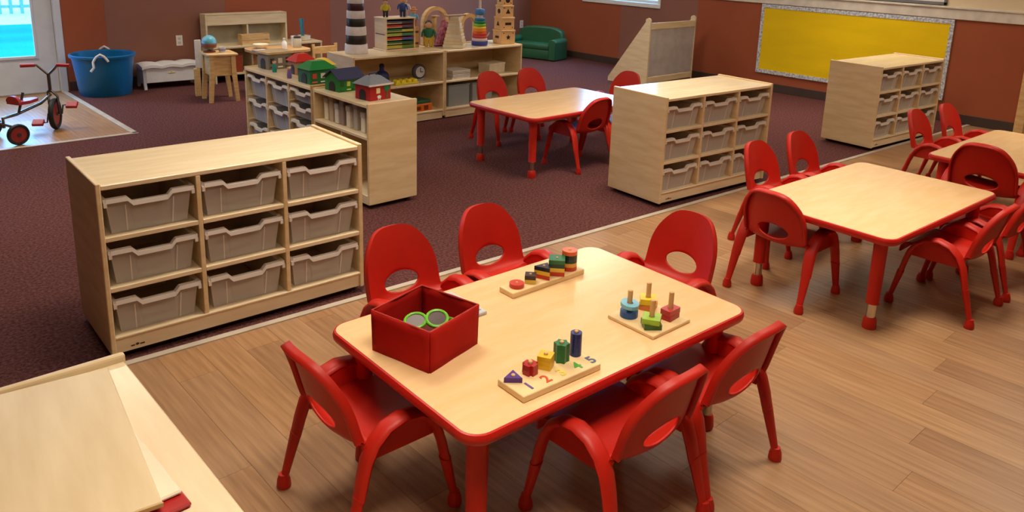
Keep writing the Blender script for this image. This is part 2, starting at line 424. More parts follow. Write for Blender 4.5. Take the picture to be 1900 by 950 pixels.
LEAF = [(0, 0), (0.1, 0.25), (0.45, 0.2), (0.35, 0.45), (0.8, 0.7), (0.5, 0.75), (0.55, 1.0), (0.22, 0.8), (0, 1.3), (-0.22, 0.8), (-0.55, 1.0), (-0.5, 0.75), (-0.8, 0.7), (-0.35, 0.45), (-0.45, 0.2), (-0.1, 0.25)]
def tray_cabinet(loc, rz, W, D, H, desc, short, group, mark=True):
    g = 0.03; t = 0.019
    c = thing('tray_cabinet', desc, 'cabinet', (*loc, 0), rz)
    for x in (0, W-t): obj('side_panel', B1(x, x+t, 0, D, g, H, r=0.003), WOOD, c)
    obj('top_panel', B1(t, W-t, 0.004, D-0.002, H-0.030, H-0.010, r=0.003), WOODX, c)
    obj('back_panel', B1(t, W-t, D-0.012, D-0.002, g, H-0.03), WOOD, c)
    kick = 0.075
    obj('kick_board', B1(t, W-t, 0.012, 0.03, g, g+kick-0.008, r=0.002), WOODX, c)
    bay = (W-4*t)/3; z0 = g+kick; zt = H-0.03
    row = (zt-z0-2*t)/3
    obj('bottom_panel', B1(t, W-t, 0.002, D-0.012, z0-t+0.01, z0, r=0.002), WOODX, c)
    for i in (1, 2): obj('divider', B1(t+i*bay+(i-1)*t, t+i*bay+i*t, 0.004, D-0.012, z0, zt, r=0.002), WOOD, c)
    for i in range(3):
        for j in (1, 2):
            xa = t+i*(bay+t)
            obj('shelf', B1(xa, xa+bay, 0.004, D-0.012, z0+j*row+(j-1)*t, z0+j*row+j*t, r=0.002), WOODX, c)
    for x in (0.06, W-0.06):
        for y in (0.06, D-0.06):
            obj('caster', MB().lathe([(0.012, -0.02), (0.015, -0.015), (0.015, 0.015), (0.012, 0.02)], 12, T(x, y, 0.0151, ry=PI/2)), BLACK, c)
    obj('base_frame', MB().box(0.03, W-0.03, 0.035, 0.055, 0.012, g).box(0.03, W-0.03, D-0.055, D-0.035, 0.012, g), BLACK, c)
    if mark:
        lg = MB().prism([(0.1+a*0.011, 0.045+b*0.011) for a, b in LEAF], 0.0105, 0.0118, 'y').box(0.075, 0.09, 0.0105, 0.0118, 0.047, 0.052).box(0.11, 0.128, 0.0105, 0.0118, 0.047, 0.052)
        obj('maker_mark', lg, paint((70, 36, 18)), c)
    rows = ('bottom', 'middle', 'top'); cols = ('first', 'second', 'third')
    for i in range(3):
        for j in range(3):
            xc = t+i*(bay+t)+bay/2
            add_tray((*loc, 0, rz), xc*1.0, z0+j*(row+t)+0.001, bay-0.03, row-0.045, D-0.06,
                     'clear tray in the %s row, %s column of the %s' % (rows[j], cols[i], short), group)
    return c
CW, CD, CH = 1.143, 0.4885, 0.75
tray_cabinet((0.762, 3.165), -0.031, CW, CD, CH, 'birch tray cabinet nearest the foreground, its nine clear trays facing the wood floor', 'nearest birch cabinet', 'trays in the nearest cabinet')
tray_cabinet((4.104, 3.03), -0.078, CW, CD, CH, 'birch tray cabinet standing between the carpet table and the middle vinyl table', 'middle birch cabinet', 'trays in the middle cabinet')
tray_cabinet((6.874, 2.86), -0.077, CW, CD, CH, 'birch tray cabinet standing in front of the yellow board', 'cabinet by the yellow board', 'trays in the cabinet by the yellow board', )

# ------------------------------------------------------------------ L-shaped units with toy houses on top
# tray unit facing -x: local x runs along -y world. local frame: rz = -90deg -> local x = -y, local y = +x
HD = 0.69
def run_unit_trays(loc, L, D, H):
    t = 0.019; g = 0.03
    c = thing('tray_cabinet', 'birch unit of tall and shallow trays under the toy houses', 'cabinet', (*loc, 0), -PI/2)
    obj('side_panel', B1(0, t, 0, D, g, H, r=0.003), WOOD, c)
    obj('side_panel', B1(L-0.03, L, -0.006, D, g, H+0.012, r=0.004), EDGE, c)
    obj('top_panel', B1(t, L-0.03, 0.0, D, H-0.03, H-0.008, r=0.003), WOODX, c)
    obj('back_panel', B1(t, L-0.03, D-0.012, D, g, H-0.03), WOOD, c)
    obj('bottom_panel', B1(t, L-0.03, 0, D-0.012, g, g+0.05, r=0.002), WOODX, c)
    for x in (0.06, L-0.06):
        for y in (0.06, D-0.06):
            obj('caster', MB().lathe([(0.012, -0.02), (0.015, -0.015), (0.015, 0.015), (0.012, 0.02)], 12, T(x, y, 0.0151, ry=PI/2)), BLACK, c)
    bay = (L-t-0.03-2*t)/3; z0 = g+0.05
    for i in (1, 2): obj('divider', B1(t+i*bay+(i-1)*t, t+i*bay+i*t, 0.004, D-0.012, z0, H-0.03, r=0.002), WOOD, c)
    full = H-0.03-z0
    for i in range(3):
        n = 3 if i < 2 else 5
        st = full/n; xc = t+i*(bay+t)+bay/2
        for j in range(1, n): obj('tray_runner', MB().box(xc-bay/2, xc-bay/2+0.012, 0.01, D-0.02, z0+j*st-0.006, z0+j*st).box(xc+bay/2-0.012, xc+bay/2, 0.01, D-0.02, z0+j*st-0.006, z0+j*st), WOODX, c)
        names = ('lowest', 'middle', 'topmost') if n == 3 else ('lowest', 'second lowest', 'middle', 'second highest', 'topmost')
        for j in range(n):
            o = add_tray((*loc, 0, -PI/2), xc, z0+j*st+0.002, bay-0.03, st-(0.035 if n == 3 else 0.03), D-0.06,
                     '%s clear tray in the %s column of the toy house unit' % (names[j], ('tall far', 'tall middle', 'shallow near')[i]), 'trays in the toy house unit', True)
    return c
run_unit_trays((2.575, 5.95), 1.10, 0.37, HD)
# open shelf unit, near end panel at y = 4.13
def open_unit():
    t = 0.019; L, D, H, g = 0.70, 0.37, HD, 0.03
    c = thing('shelf_unit', 'birch open shelf unit with plain end panel beside the nearest cabinet', 'shelf', (2.57, 4.845, 0), -PI/2)
    for x in (0, L-t): obj('side_panel', B1(x, x+t, 0, D, g, H, r=0.003), WOOD, c)
    obj('top_panel', B1(t, L-t, 0, D, H-0.03, H-0.008, r=0.003), WOODX, c)
    obj('back_panel', B1(t, L-t, D-0.012, D, g, H-0.03), WOOD, c)
    obj('bottom_panel', B1(t, L-t, 0, D-0.012, g, g+0.06, r=0.002), WOODX, c)
    obj('shelf', B1(t, L-t, 0, D-0.012, 0.455, 0.475, r=0.002), WOODX, c)
    obj('divider', B1(L/2-0.01, L/2+0.01, 0.01, D-0.012, 0.09, 0.455, r=0.002), WOOD, c)
    for x in (0.06, L-0.06):
        for y in (0.06, D-0.06):
            obj('caster', MB().lathe([(0.012, -0.02), (0.015, -0.015), (0.015, 0.015), (0.012, 0.02)], 12, T(x, y, 0.0151, ry=PI/2)), BLACK, c)
open_unit()
# paper packs and picture cards standing on the open shelf, seen from the -x side
pc = [(4.76, (236, 226, 205), .15, 'cream'), (4.69, (196, 176, 150), .17, 'tan'), (4.62, (225, 220, 210), .13, 'white'), (4.55, (150, 128, 112), .16, 'brown'), (4.47, (232, 222, 200), .14, 'pale ivory'), (4.38, (186, 172, 158), .17, 'grey'), (4.29, (240, 232, 214), .13, 'bright white'), (4.21, (140, 66, 48), .15, 'rust red')]
for i, (y, c_, hh, nm) in enumerate(pc):
    o = obj('picture_card_box', B1(-0.1, 0.1, -0.024, 0.024, 0, hh, r=0.003), paint(c_), loc=(2.72, y, 0.476))
    obj('box_lid', B1(-0.103, 0.103, -0.027, 0.027, hh-0.035, hh+0.003, r=0.003), paint(tuple(int(v*0.86) for v in c_)), o)
    tag(o, '%s card box standing in a row on the open shelf under the toy houses' % nm, 'box', 'card boxes on the open shelf')

# toy houses ------------------------------------------------------
def arch_poly(x, w, h0, h1, n=8):
    P = [(x-w/2, h0), (x+w/2, h0)]
    for i in range(n+1):
        a = PI*i/n; P.append((x+w/2*math.cos(a), h1-w/2+w/2*math.sin(a)))
    return P
def toy_house(loc, rz, w, d, h, wall_c, roof_c, roof, label, door_c=(30, 26, 24), extra=None):
    c = thing('toy_house', label, 'toy house', loc, rz, 'toy houses on the shelf units')
    W_, R_ = paint(wall_c), paint(roof_c)
    if roof == 'gable':
        # gable ends face +-x (ridge along x)
        rh = h*0.32; wh = h-rh
        mb = MB().prism([(-d/2, 0), (d/2, 0), (d/2, wh), (0, h-0.004), (-d/2, wh)], -w/2, w/2, 'x')
        obj('walls', mb, W_, c)
        for s in (-1, 1):
            p = [(0, h+0.004), (s*(d/2+0.012), wh-0.012), (s*(d/2+0.012), wh-0.004), (0, h+0.012)]
            obj('roof_slope', MB().prism(p, -w/2-0.012, w/2+0.012, 'x'), R_, c)
    elif roof == 'hip':
        rh = h*0.34; wh = h-rh
        obj('walls', B1(-w/2, w/2, -d/2, d/2, 0, wh, r=0.002), W_, c)
        o1 = 0.014
        v = [(-w/2-o1, -d/2-o1, wh), (w/2+o1, -d/2-o1, wh), (w/2+o1, d/2+o1, wh), (-w/2-o1, d/2+o1, wh), (-w/4, -d/6, h), (w/4, -d/6, h), (w/4, d/6, h), (-w/4, d/6, h)]
        obj('roof', MB().add(v, [(0, 3, 2, 1), (4, 5, 6, 7), (0, 1, 5, 4), (1, 2, 6, 5), (2, 3, 7, 6), (3, 0, 4, 7)]), R_, c)
    else:
        wh = h*0.86
        obj('walls', B1(-w/2, w/2, -d/2, d/2, 0, wh, r=0.002), W_, c)
        obj('roof', B1(-w/2-0.012, w/2+0.012, -d/2-0.012, d/2+0.012, wh, h, r=0.003), R_, c)
    dk = paint(door_c)
    obj('doorway', MB().prism(arch_poly(0, d*0.42, 0.002, wh*0.72), -w/2-0.003, -w/2+0.002, 'x'), dk, c)
    if extra: extra(c, w, d, wh)
    return c
def windows(cols_):
    def f(c, w, d, wh):
        n = len(cols_)
        for i, cc in enumerate(cols_):
            x = -w/2+w*(i+0.5)/n
            obj('window', B1(x-w/n*0.26, x+w/n*0.26, -d/2-0.003, -d/2+0.001, wh*0.4, wh*0.74), paint(cc), c)
            obj('window_box', B1(x-w/n*0.3, x+w/n*0.3, -d/2-0.007, -d/2+0.001, wh*0.12, wh*0.2), paint(tuple(min(255, v+30) for v in cc)), c)
    return f
ZT = HD-0.008+0.0005
toy_house((2.76, 5.80, ZT), 0.08, 0.20, 0.16, 0.135, (128, 120, 104), (216, 188, 140), 'flat', 'grey toy house with tan flat roof farthest along the unit', extra=windows([(40, 40, 44), (215, 210, 200), (24, 26, 30)]))
toy_house((2.81, 5.46, ZT), 0.05, 0.15, 0.13, 0.150, (170, 120, 88), (206, 44, 34), 'hip', 'brown toy house with bright red roof', extra=windows([(230, 220, 205), (60, 40, 80)]))
toy_house((2.72, 5.06, ZT), 0.03, 0.20, 0.17, 0.155, (20, 104, 50), (22, 128, 56), 'hip', 'green toy house with rounded green roof and white striped arch end', extra=windows([(196, 70, 60), (214, 206, 190), (40, 60, 40)]))
toy_house((2.87, 5.255, ZT), 0.1, 0.13, 0.12, 0.135, (60, 52, 44), (246, 214, 70), 'hip', 'small toy house with pale yellow roof behind the green ones')
toy_house((2.735, 4.705, ZT), 0.1, 0.20, 0.16, 0.135, (22, 118, 42), (52, 58, 92), 'gable', 'bright green toy house with navy blue roof next to the red barn', extra=windows([(16, 80, 34), (190, 196, 80), (16, 80, 34), (220, 170, 160)]))
def barn(c, w, d, wh):
    obj('window', B1(-0.035, -0.005, -d/2-0.003, -d/2+0.001, 0.045, 0.08), paint((226, 206, 150)), c)
    obj('tree_print', MB().prism([(0.05+0.024*math.cos(a*PI/6), 0.078+0.026*math.sin(a*PI/6)) for a in range(12)], -d/2-0.003, -d/2+0.001, 'y').box(0.046, 0.054, -d/2-0.003, -d/2+0.001, 0.01, 0.055), paint((24, 120, 66)), c)
    obj('sheep_print', MB().prism([(-0.012+0.016*math.cos(a*PI/6), 0.022+0.011*math.sin(a*PI/6)) for a in range(12)], -d/2-0.003, -d/2+0.001, 'y').box(-0.022, -0.018, -d/2-0.003, -d/2+0.001, 0.002, 0.014).box(-0.006, -0.002, -d/2-0.003, -d/2+0.001, 0.002, 0.014), paint((230, 222, 220)), c)
    obj('roof_stripe', B1(-w/2-0.014, w/2+0.014, -d/2-0.014, -d/2-0.004, wh-0.004, wh+0.006), paint((226, 214, 214)), c)
    obj('handle', MB().tube([(-0.03, 0, 0.152), (-0.028, 0, 0.166), (0.028, 0, 0.166), (0.03, 0, 0.152)], 0.005, 8), paint((40, 44, 90)), c)
toy_house((2.725, 4.33, ZT), 0.12, 0.17, 0.15, 0.150, (170, 22, 26), (120, 126, 140), 'hip', 'red toy barn with grey roof and green tree print at the near end', extra=barn)
for (x, y, c1, l) in ((2.66, 5.60, (24, 128, 120), 'teal peg person standing beside the grey toy house'), (2.63, 5.30, (120, 90, 150), 'purple peg person standing in front of the brown toy house')):
    t = thing('peg_person', l, 'toy person', (x, y, ZT), 0, 'peg people among the toy houses')
    obj('body', MB().lathe([(0.016, 0), (0.018, 0.02), (0.012, 0.06), (0.009, 0.066)], 14), paint(c1), t, True)
    obj('head', MB().ball((0, 0, 0.078), 0.015), paint((232, 184, 140)), t, True)
    obj('hair', MB().ball((0, 0.002, 0.084), 0.0145, sq=(1, 1, 0.75)), paint((60, 36, 24)), t, True)

# ------------------------------------------------------------------ long open shelves (two units) along y = 6.04
HE = 0.67
def long_shelf(x0, x1, label):
    t = 0.019; D, g = 0.46, 0.03; L = x1-x0
    c = thing('shelf_unit', label, 'shelf', (x0, 6.035, 0))
    for x in (0, L-t): obj('side_panel', B1(x, x+t, 0, D, g, HE, r=0.003), WOOD, c)
    obj('top_panel', B1(t, L-t, 0, D, HE-0.024, HE-0.004, r=0.003), WOODX, c)
    obj('back_panel', B1(t, L-t, D-0.012, D, g, HE-0.024), WOOD, c)
    obj('bottom_panel', B1(t, L-t, 0, D-0.012, g+0.05, g+0.07, r=0.002), WOODX, c)
    obj('kick_board', B1(t, L-t, 0.012, 0.03, g-0.02, g+0.05), WOODX, c)
    obj('shelf', B1(t, L-t, 0.0, D-0.012, 0.352, 0.372, r=0.002), WOODX, c)
    obj('foot', MB().box(0.0, 0.06, 0.05, 0.1, 0, g).box(L-0.06, L, 0.05, 0.1, 0, g).box(0, 0.06, D-0.1, D-0.05, 0, g).box(L-0.06, L, D-0.1, D-0.05, 0, g), BLACK, c)
long_shelf(3.60, 4.607, 'low open birch shelf with the striped stacking tower on top')
long_shelf(4.609, 5.615, 'low open birch shelf behind the carpet table holding white books')
SH = 0.3725; BO = 0.1005; TOP = HE-0.0035

# things on the shelves
t = thing('toy_bottle', 'navy blue toy bottle figure on the upper shelf', 'toy', (4.0, 6.2, SH))
obj('body', MB().lathe([(0.06, 0), (0.066, 0.02), (0.066, 0.09), (0.05, 0.115), (0.022, 0.13), (0.02, 0.16)], 18), paint((20, 34, 92)), t, True)
obj('cap', MB().lathe([(0.024, 0.16), (0.024, 0.185), (0.012, 0.195)], 14), paint((14, 20, 54)), t, True)
t = thing('egg_tray', 'bright yellow egg tray toy on the shelf', 'toy', (4.2, 6.12, SH))
obj('base', B1(-0.13, 0.13, -0.05, 0.05, 0, 0.018, r=0.006), paint((226, 206, 20)), t)
for i in range(4):
    for j in range(2): obj('cup', MB().lathe([(0.026, 0.018), (0.024, 0.035), (0.014, 0.044), (0.004, 0.046)], 12, T(-0.096+0.064*i, -0.025+0.05*j, 0)), paint((236, 214, 26)), t, True)
t = thing('toy_clock', 'silver round toy clock standing on the upper shelf', 'clock', (4.43, 6.22, SH))
obj('case', MB().lathe([(0.062, -0.025), (0.072, -0.015), (0.072, 0.015), (0.062, 0.025)], 24, T(0, 0, 0.082, rx=PI/2)), paint((74, 74, 84)), t, True)
obj('dial', MB().lathe([(0.052, 0), (0.052, 0.004)], 24, T(0, -0.025, 0.082, rx=PI/2)), paint((205, 208, 214)), t)
obj('hand', MB().box(-0.003, 0.003, -0.033, -0.030, 0.082, 0.122).box(0, 0.03, -0.033, -0.030, 0.079, 0.085), BLACK, t)
obj('stand', B1(-0.05, 0.05, -0.03, 0.03, 0, 0.014, r=0.004), paint((180, 180, 186)), t)
bc = [(238, 236, 230), (60, 66, 70), (232, 228, 220), (70, 74, 80), (226, 222, 214)]
for i in range(5):
    o = obj('thin_book', B1(-0.11, 0.11, -0.13, 0.13, 0.001, 0.015, r=0.002), paint((238, 234, 226)), loc=(4.84+0.004*(i % 2), 6.20, SH+0.0165*i), rz=0.02*(i % 3-1))
    obj('cover', MB().box(-0.112, 0.112, -0.132, 0.132, 0.0, 0.001).box(-0.112, 0.112, -0.132, 0.132, 0.015, 0.0163), paint(bc[i]), o)
    tag(o, 'thin white book %s the flat pile on the shelf' % ('at the bottom of', 'second from the bottom of', 'in the middle of', 'second from the top of', 'on top of')[i], 'book', 'books in the flat pile')
t = thing('carton', 'cream cardboard carton on the upper shelf behind the carpet chairs', 'box', (5.36, 6.22, SH), 0.1)
obj('body', B1(-0.115, 0.115, -0.08, 0.08, 0, 0.1, r=0.002), paint((226, 214, 188)), t)
obj('lid', B1(-0.119, 0.119, -0.084, 0.084, 0.085, 0.104, r=0.002), paint((232, 222, 198)), t)
t = thing('puzzle_box', 'orange and green puzzle box on the bottom shelf', 'box', (4.33, 6.15, BO), 0.05)
obj('tray', B1(-0.14, 0.14, -0.1, 0.1, 0, 0.07, r=0.003), paint((226, 112, 24)), t)
obj('lid', B1(-0.12, 0.13, -0.09, 0.1, 0.07, 0.1, r=0.003), paint((50, 96, 62)), t)
obj('picture', MB().box(-0.05, 0.0, -0.103, -0.099, 0.015, 0.05).box(0.04, 0.09, -0.103, -0.099, 0.01, 0.055), paint((120, 50, 20)), t)
CLR = mat('clear bin plastic', (196, 204, 206), 0.2, 0.02, trans=0.6)
for i, (x, z, hh, l) in enumerate(((4.80, SH+0.085, 0.0, ''), (4.82, BO, 0.2, 'clear bin of coloured blocks on the bottom shelf'), (5.12, BO, 0.2, 'clear bin on the bottom shelf behind the carpet chair'))):
    if not hh: continue
    t = thing('clear_bin', l, 'bin', (x, 6.22, z))
    b = MB(); w2, d2_ = 0.13, 0.14
    for a in ((-w2, -w2+0.004, -d2_, d2_), (w2-0.004, w2, -d2_, d2_), (-w2, w2, -d2_, -d2_+0.004), (-w2, w2, d2_-0.004, d2_), ): b.box(*a, 0.004, hh)
    b.box(-w2, w2, -d2_, d2_, 0, 0.004)
    obj('body', b, CLR, t)
    obj('lid', B1(-w2-0.006, w2+0.006, -d2_-0.006, d2_+0.006, hh, hh+0.012, r=0.003), CLR, t)
    for j in range(4):
        q = obj('toy_block', B1(-0.03, 0.03, -0.03, 0.03, 0, 0.045, r=0.003), paint([(60, 90, 190), (50, 140, 60), (200, 60, 60), (210, 200, 70)][(j+i) % 4]))
        q.location = (x-0.06+0.11*(j % 2), 6.15+0.11*(j//2), z+0.0045); q.rotation_euler.z = 0.1*j
        tag(q, '%s block lying in the clear bin %s' % (('blue', 'green', 'red', 'yellow')[(j+i) % 4], 'of coloured blocks' if i == 1 else 'behind the carpet chair'), 'block', 'blocks in clear bin %s' % ('one' if i == 1 else 'two'))

# striped stacking tower (lighthouse)
t = thing('stacking_tower', 'tall tapering tower of white and black stacking rings', 'toy tower', (3.80, 6.31, TOP), 0, None)
z = 0.0; r = 0.106
for i in range(9):
    hh = 0.085 - 0.004*i
    c_ = (232, 228, 236) if i % 2 == 0 else ((38, 24, 22), (30, 34, 34), (60, 18, 24))[(i//2) % 3]
    rr = r if i % 2 == 0 else r*0.93
    obj('ring', MB().lathe([(rr*0.97, z), (rr, z+0.004), (rr*0.965, z+hh-0.004), (rr*0.94, z+hh)], 26), paint(c_), t, True)
    z += hh; r *= 0.945

# small drawer case of puzzles
t = thing('puzzle_case', 'small birch case stacked with colourful puzzle trays', 'case', (4.10, 6.275, TOP), 0.0)
w, d, hh = 0.33, 0.2, 0.305
for x in (0, w-0.012): obj('side_panel', B1(x, x+0.012, 0, d, 0.012, hh-0.012, r=0.002), WOOD, t)
obj('top_panel', B1(-0.006, w+0.006, -0.004, d, hh-0.012, hh, r=0.002), WOODX, t)
obj('bottom_panel', B1(-0.02, w+0.02, -0.02, d, 0, 0.012, r=0.002), WOODX, t)
obj('back_panel', B1(0.012, w-0.012, d-0.006, d, 0.012, hh-0.012), WOOD, t)
pcs = [((196, 200, 60), (90, 140, 60)), ((40, 110, 70), (40, 90, 60)), ((200, 50, 44), (70, 90, 170)), ((150, 190, 60), (60, 130, 120)), ((60, 130, 80), (200, 190, 90)), ((190, 70, 56), (90, 80, 110)), ((80, 90, 120), (60, 60, 80))]
for i, (c1, c2) in enumerate(pcs):
    z0 = 0.016+i*0.0385
    o = obj('puzzle_tray', B1(0.013, w-0.013, 0.01, d-0.01, 0, 0.011, r=0.002), paint((222, 196, 150)), loc=(4.10, 6.275, TOP+z0+0.001))
    o2 = obj('picture', MB().box(0.016, w*0.55, 0.007, d-0.02, 0.011, 0.027).box(w*0.5, w-0.016, 0.008, d-0.02, 0.011, 0.024), paint(c1), o)
    obj('picture', B1(w*0.56, w-0.018, 0.0075, 0.02, 0.002, 0.0235), paint(c2), o)
    tag(o, 'flat puzzle tray %s in the small birch case' % ('lowest', 'second lowest', 'third lowest', 'fourth', 'third highest', 'second highest', 'highest')[i], 'puzzle', 'puzzles in the small case')
for z0 in (0.15,): obj('side_slot', B1(-0.003, 0.001, 0.02, d-0.02, z0-0.004, z0+0.004), paint((60, 48, 40)), t)

# toy people on the puzzle case and beside it
def doll(x, y, z, shirt, pants, hair, label, s=1.0, hat=None, rz=0):
    t = thing('toy_person', label, 'toy person', (x, y, z), rz, 'toy people on the long shelf', s)
    obj('trousers', MB().box(-0.026, -0.003, -0.012, 0.012, 0, 0.055, 0.004).box(0.003, 0.026, -0.012, 0.012, 0, 0.055, 0.004).box(-0.028, 0.028, -0.014, 0.014, 0.045, 0.07, 0.004), paint(pants), t)
    obj('shirt', MB().lathe([(0.026, 0.062), (0.03, 0.075), (0.031, 0.105), (0.022, 0.12), (0.008, 0.124)], 14, Matrix.Diagonal((1, 0.7, 1, 1))), paint(shirt), t, True)
    for sx in (-1, 1):
        obj('arm', MB().tube([(sx*0.028, 0, 0.113), (sx*0.042, -0.006, 0.09), (sx*0.044, -0.016, 0.068)], [0.009, 0.008, 0.007], 8), paint(shirt), t, True)
    obj('head', MB().ball((0, 0, 0.146), 0.023, sq=(0.95, 1, 1.1)), paint((222, 170, 128)), t, True)
    obj('hair', MB().ball((0, 0.004, 0.154), 0.0235, sq=(1, 1, 0.9)), paint(hair), t, True)
    if hat: obj('hat', MB().lathe([(0.034, 0.16), (0.034, 0.165), (0.022, 0.168), (0.02, 0.186), (0.006, 0.19)], 14), paint(hat), t, True)
CASE = TOP+0.3055
doll(4.17, 6.39, CASE, (214, 200, 40), (40, 44, 40), (50, 34, 28), 'toy person in a yellow shirt on the small case', 0.95, rz=-0.6)
doll(4.33, 6.34, CASE, (34, 70, 140), (24, 36, 80), (90, 90, 96), 'toy person in a navy blue coat on the small case', 1.05, rz=-0.7)
doll(4.40, 6.40, CASE, (236, 220, 210), (200, 190, 186), (150, 130, 110), 'toy person in pale clothes standing behind the navy one', 1.0, rz=-0.5)
t = thing('wooden_block', 'tall wooden block carrying two toy people beside the small case', 'block', (4.515, 6.4, TOP))
obj('body', B1(-0.03, 0.03, -0.03, 0.03, 0, 0.2, r=0.003), paint((196, 150, 96)), t)
obj('dark_inset', MB().box(-0.02, 0.02, -0.032, -0.03, 0.03, 0.05).box(-0.02, 0.02, -0.032, -0.03, 0.14, 0.16), paint((80, 52, 34)), t)
doll(4.502, 6.405, TOP+0.2005, (96, 180, 220), (170, 60, 40), (40, 28, 24), 'toy person in a light blue shirt and orange hat', 1.0, (226, 150, 90), rz=-0.6)
doll(4.635, 6.34, TOP, (24, 110, 80), (214, 180, 50), (36, 26, 22), 'toy person in a green shirt and yellow trousers by the arch', 1.5, rz=-0.6)

# wooden arches, castle of stacked blocks, ring stacker, hole-block tower
def arch(x, y, ro_, ri, depth, legs, label, rz=0):
    P = [(-ro_, 0)]
    for i in range(13):
        a = PI - PI*i/12; P.append((ro_*math.cos(a), legs+ro_*math.sin(a)))
    P.append((ro_, 0)); P.append((ri, 0))
    for i in range(13):
        a = PI*i/12; P.append((ri*math.cos(a), legs+ri*math.sin(a)))
    P.append((-ri, 0))
    t = thing('wooden_arch', label, 'arch', (x, y, TOP), rz)
    mb = MB(); n = len(P); m_ = 14
    v = [(a, -depth/2, b) for a, b in P] + [(a, depth/2, b) for a, b in P]
    # strips between outer and inner outlines
    outer = list(range(0, 15)); inner = [n-1-i for i in range(15)]
    f = []
    for i in range(14):
        o0, o1, i0, i1 = outer[i], outer[i+1], inner[i], inner[i+1]
        f += [(o0, o1, i1, i0), (n+o0, n+i0, n+i1, n+o1), (o0, n+o0, n+o1, o1), (i0, i1, n+i1, n+i0)]
    f += [(outer[0], inner[0], n+inner[0], n+outer[0]), (outer[14], n+outer[14], n+inner[14], inner[14])]
    mb.add(v, f); obj('arch_body', mb, PINE, t)
    obj('ground_strip', B1(-ro_, ro_, -depth/2, depth/2, -0.0005+0.0006, 0.006), PINE, t)
    return t
arch(4.80, 6.46, 0.16, 0.125, 0.05, 0.22, 'tall wooden arch standing behind the stepped castle')
arch(5.22, 6.45, 0.115, 0.075, 0.05, 0.185, 'smaller wooden arch between the castle and the ring stacker')
t = thing('wooden_ramp', 'plain wooden ramp slab resting beside the stepped castle', 'block', (4.785, 6.395, TOP), 0)
obj('slab', MB().prism([(-0.06, 0), (-0.035, 0), (-0.035, 0.29), (-0.06, 0.27)], -0.03, 0.03, 'y'), PINE, t)
obj('cap', B1(-0.065, 0.0, -0.03, 0.03, 0.29, 0.3), PINE, t)
t = thing('toy_board', 'grey roof board lying on top of the stepped castle', 'block', (4.87, 6.21, TOP+0.303), 0)
obj('plank', B1(-0.13, 0.09, -0.03, 0.03, 0, 0.014, r=0.002), paint((170, 140, 124)), t)
obj('plank_end', B1(0.09, 0.105, -0.032, 0.032, -0.001, 0.016, r=0.002), paint((150, 122, 104)), t)
castle = thing('block_castle', 'stepped pyramid of pale wooden slabs on the long shelf', 'blocks', (4.86, 6.21, TOP), 0.75)
z = 0
for i in range(9):
    s_ = 0.12-0.0085*i
    obj('slab', B1(-s_, s_, -s_*0.85, s_*0.85, z, z+0.033, r=0.003), mat('pale block %d' % (i % 3), [(238, 226, 200), (230, 214, 180), (236, 220, 190)][i % 3], 0.5), castle)
    z += 0.0335
t = thing('doll_cloth', 'magenta patterned cloth propped between the arch and the castle', 'cloth', (4.70, 6.33, TOP), 0)
obj('fabric', MB().prism([(0.0, 0), (0.10, 0.0), (0.17, 0.22), (0.10, 0.27), (0.05, 0.15)], -0.012, 0.012, 'y'), mat('magenta print', (150, 44, 90), 0.8, 0.3, 40, col2=(214, 150, 170)), t)
obj('hem', B1(0.0, 0.1, -0.014, 0.014, 0, 0.012), paint((90, 34, 44)), t)
t = thing('ring_stacker', 'rainbow ring stacker with blue base and pale spike', 'toy', (5.17, 6.2, TOP))
cols_ = [(46, 60, 150), (220, 200, 210), (190, 50, 60), (214, 70, 40), (236, 130, 30), (244, 190, 50), (120, 190, 60), (20, 130, 80), (20, 120, 170)]
z = 0; r = 0.083
for i, c_ in enumerate(cols_):
    hh = 0.045 if i == 0 else 0.029
    obj('ring', MB().lathe([(r-0.006, z), (r, z+0.008), (r, z+hh-0.008), (r-0.006, z+hh)], 22), paint(c_), t, True); z += hh; r -= 0.0035
obj('spacer', MB().lathe([(0.03, z), (0.03, z+0.03)], 16), paint((220, 214, 210)), t, True); z += 0.03
obj('ring', MB().lathe([(0.042, z), (0.048, z+0.008), (0.048, z+0.05), (0.042, z+0.058)], 22), paint((60, 130, 200)), t, True); z += 0.058
obj('spike', MB().lathe([(0.013, z), (0.011, z+0.1), (0.004, z+0.17)], 12), paint((238, 214, 200)), t, True)
t = thing('nesting_tower', 'tower of natural wood nesting boxes with cut-out shapes', 'toy tower', (5.50, 6.2, TOP), -0.15)
z = 0; s_ = 0.084
STAR = [((0.5 if i % 2 else 1.0)*math.sin(PI*i/5), (0.5 if i % 2 else 1.0)*math.cos(PI*i/5)) for i in range(10)]
SHAPES = [STAR, [(-1.3, -0.45), (1.3, -0.45), (1.3, 0.45), (-1.3, 0.45)], [(-1, -0.8), (1, -0.8), (0, 1)], [(math.cos(a*PI/4+PI/8), math.sin(a*PI/4+PI/8)) for a in range(8)], STAR]
DK = paint((34, 22, 16))
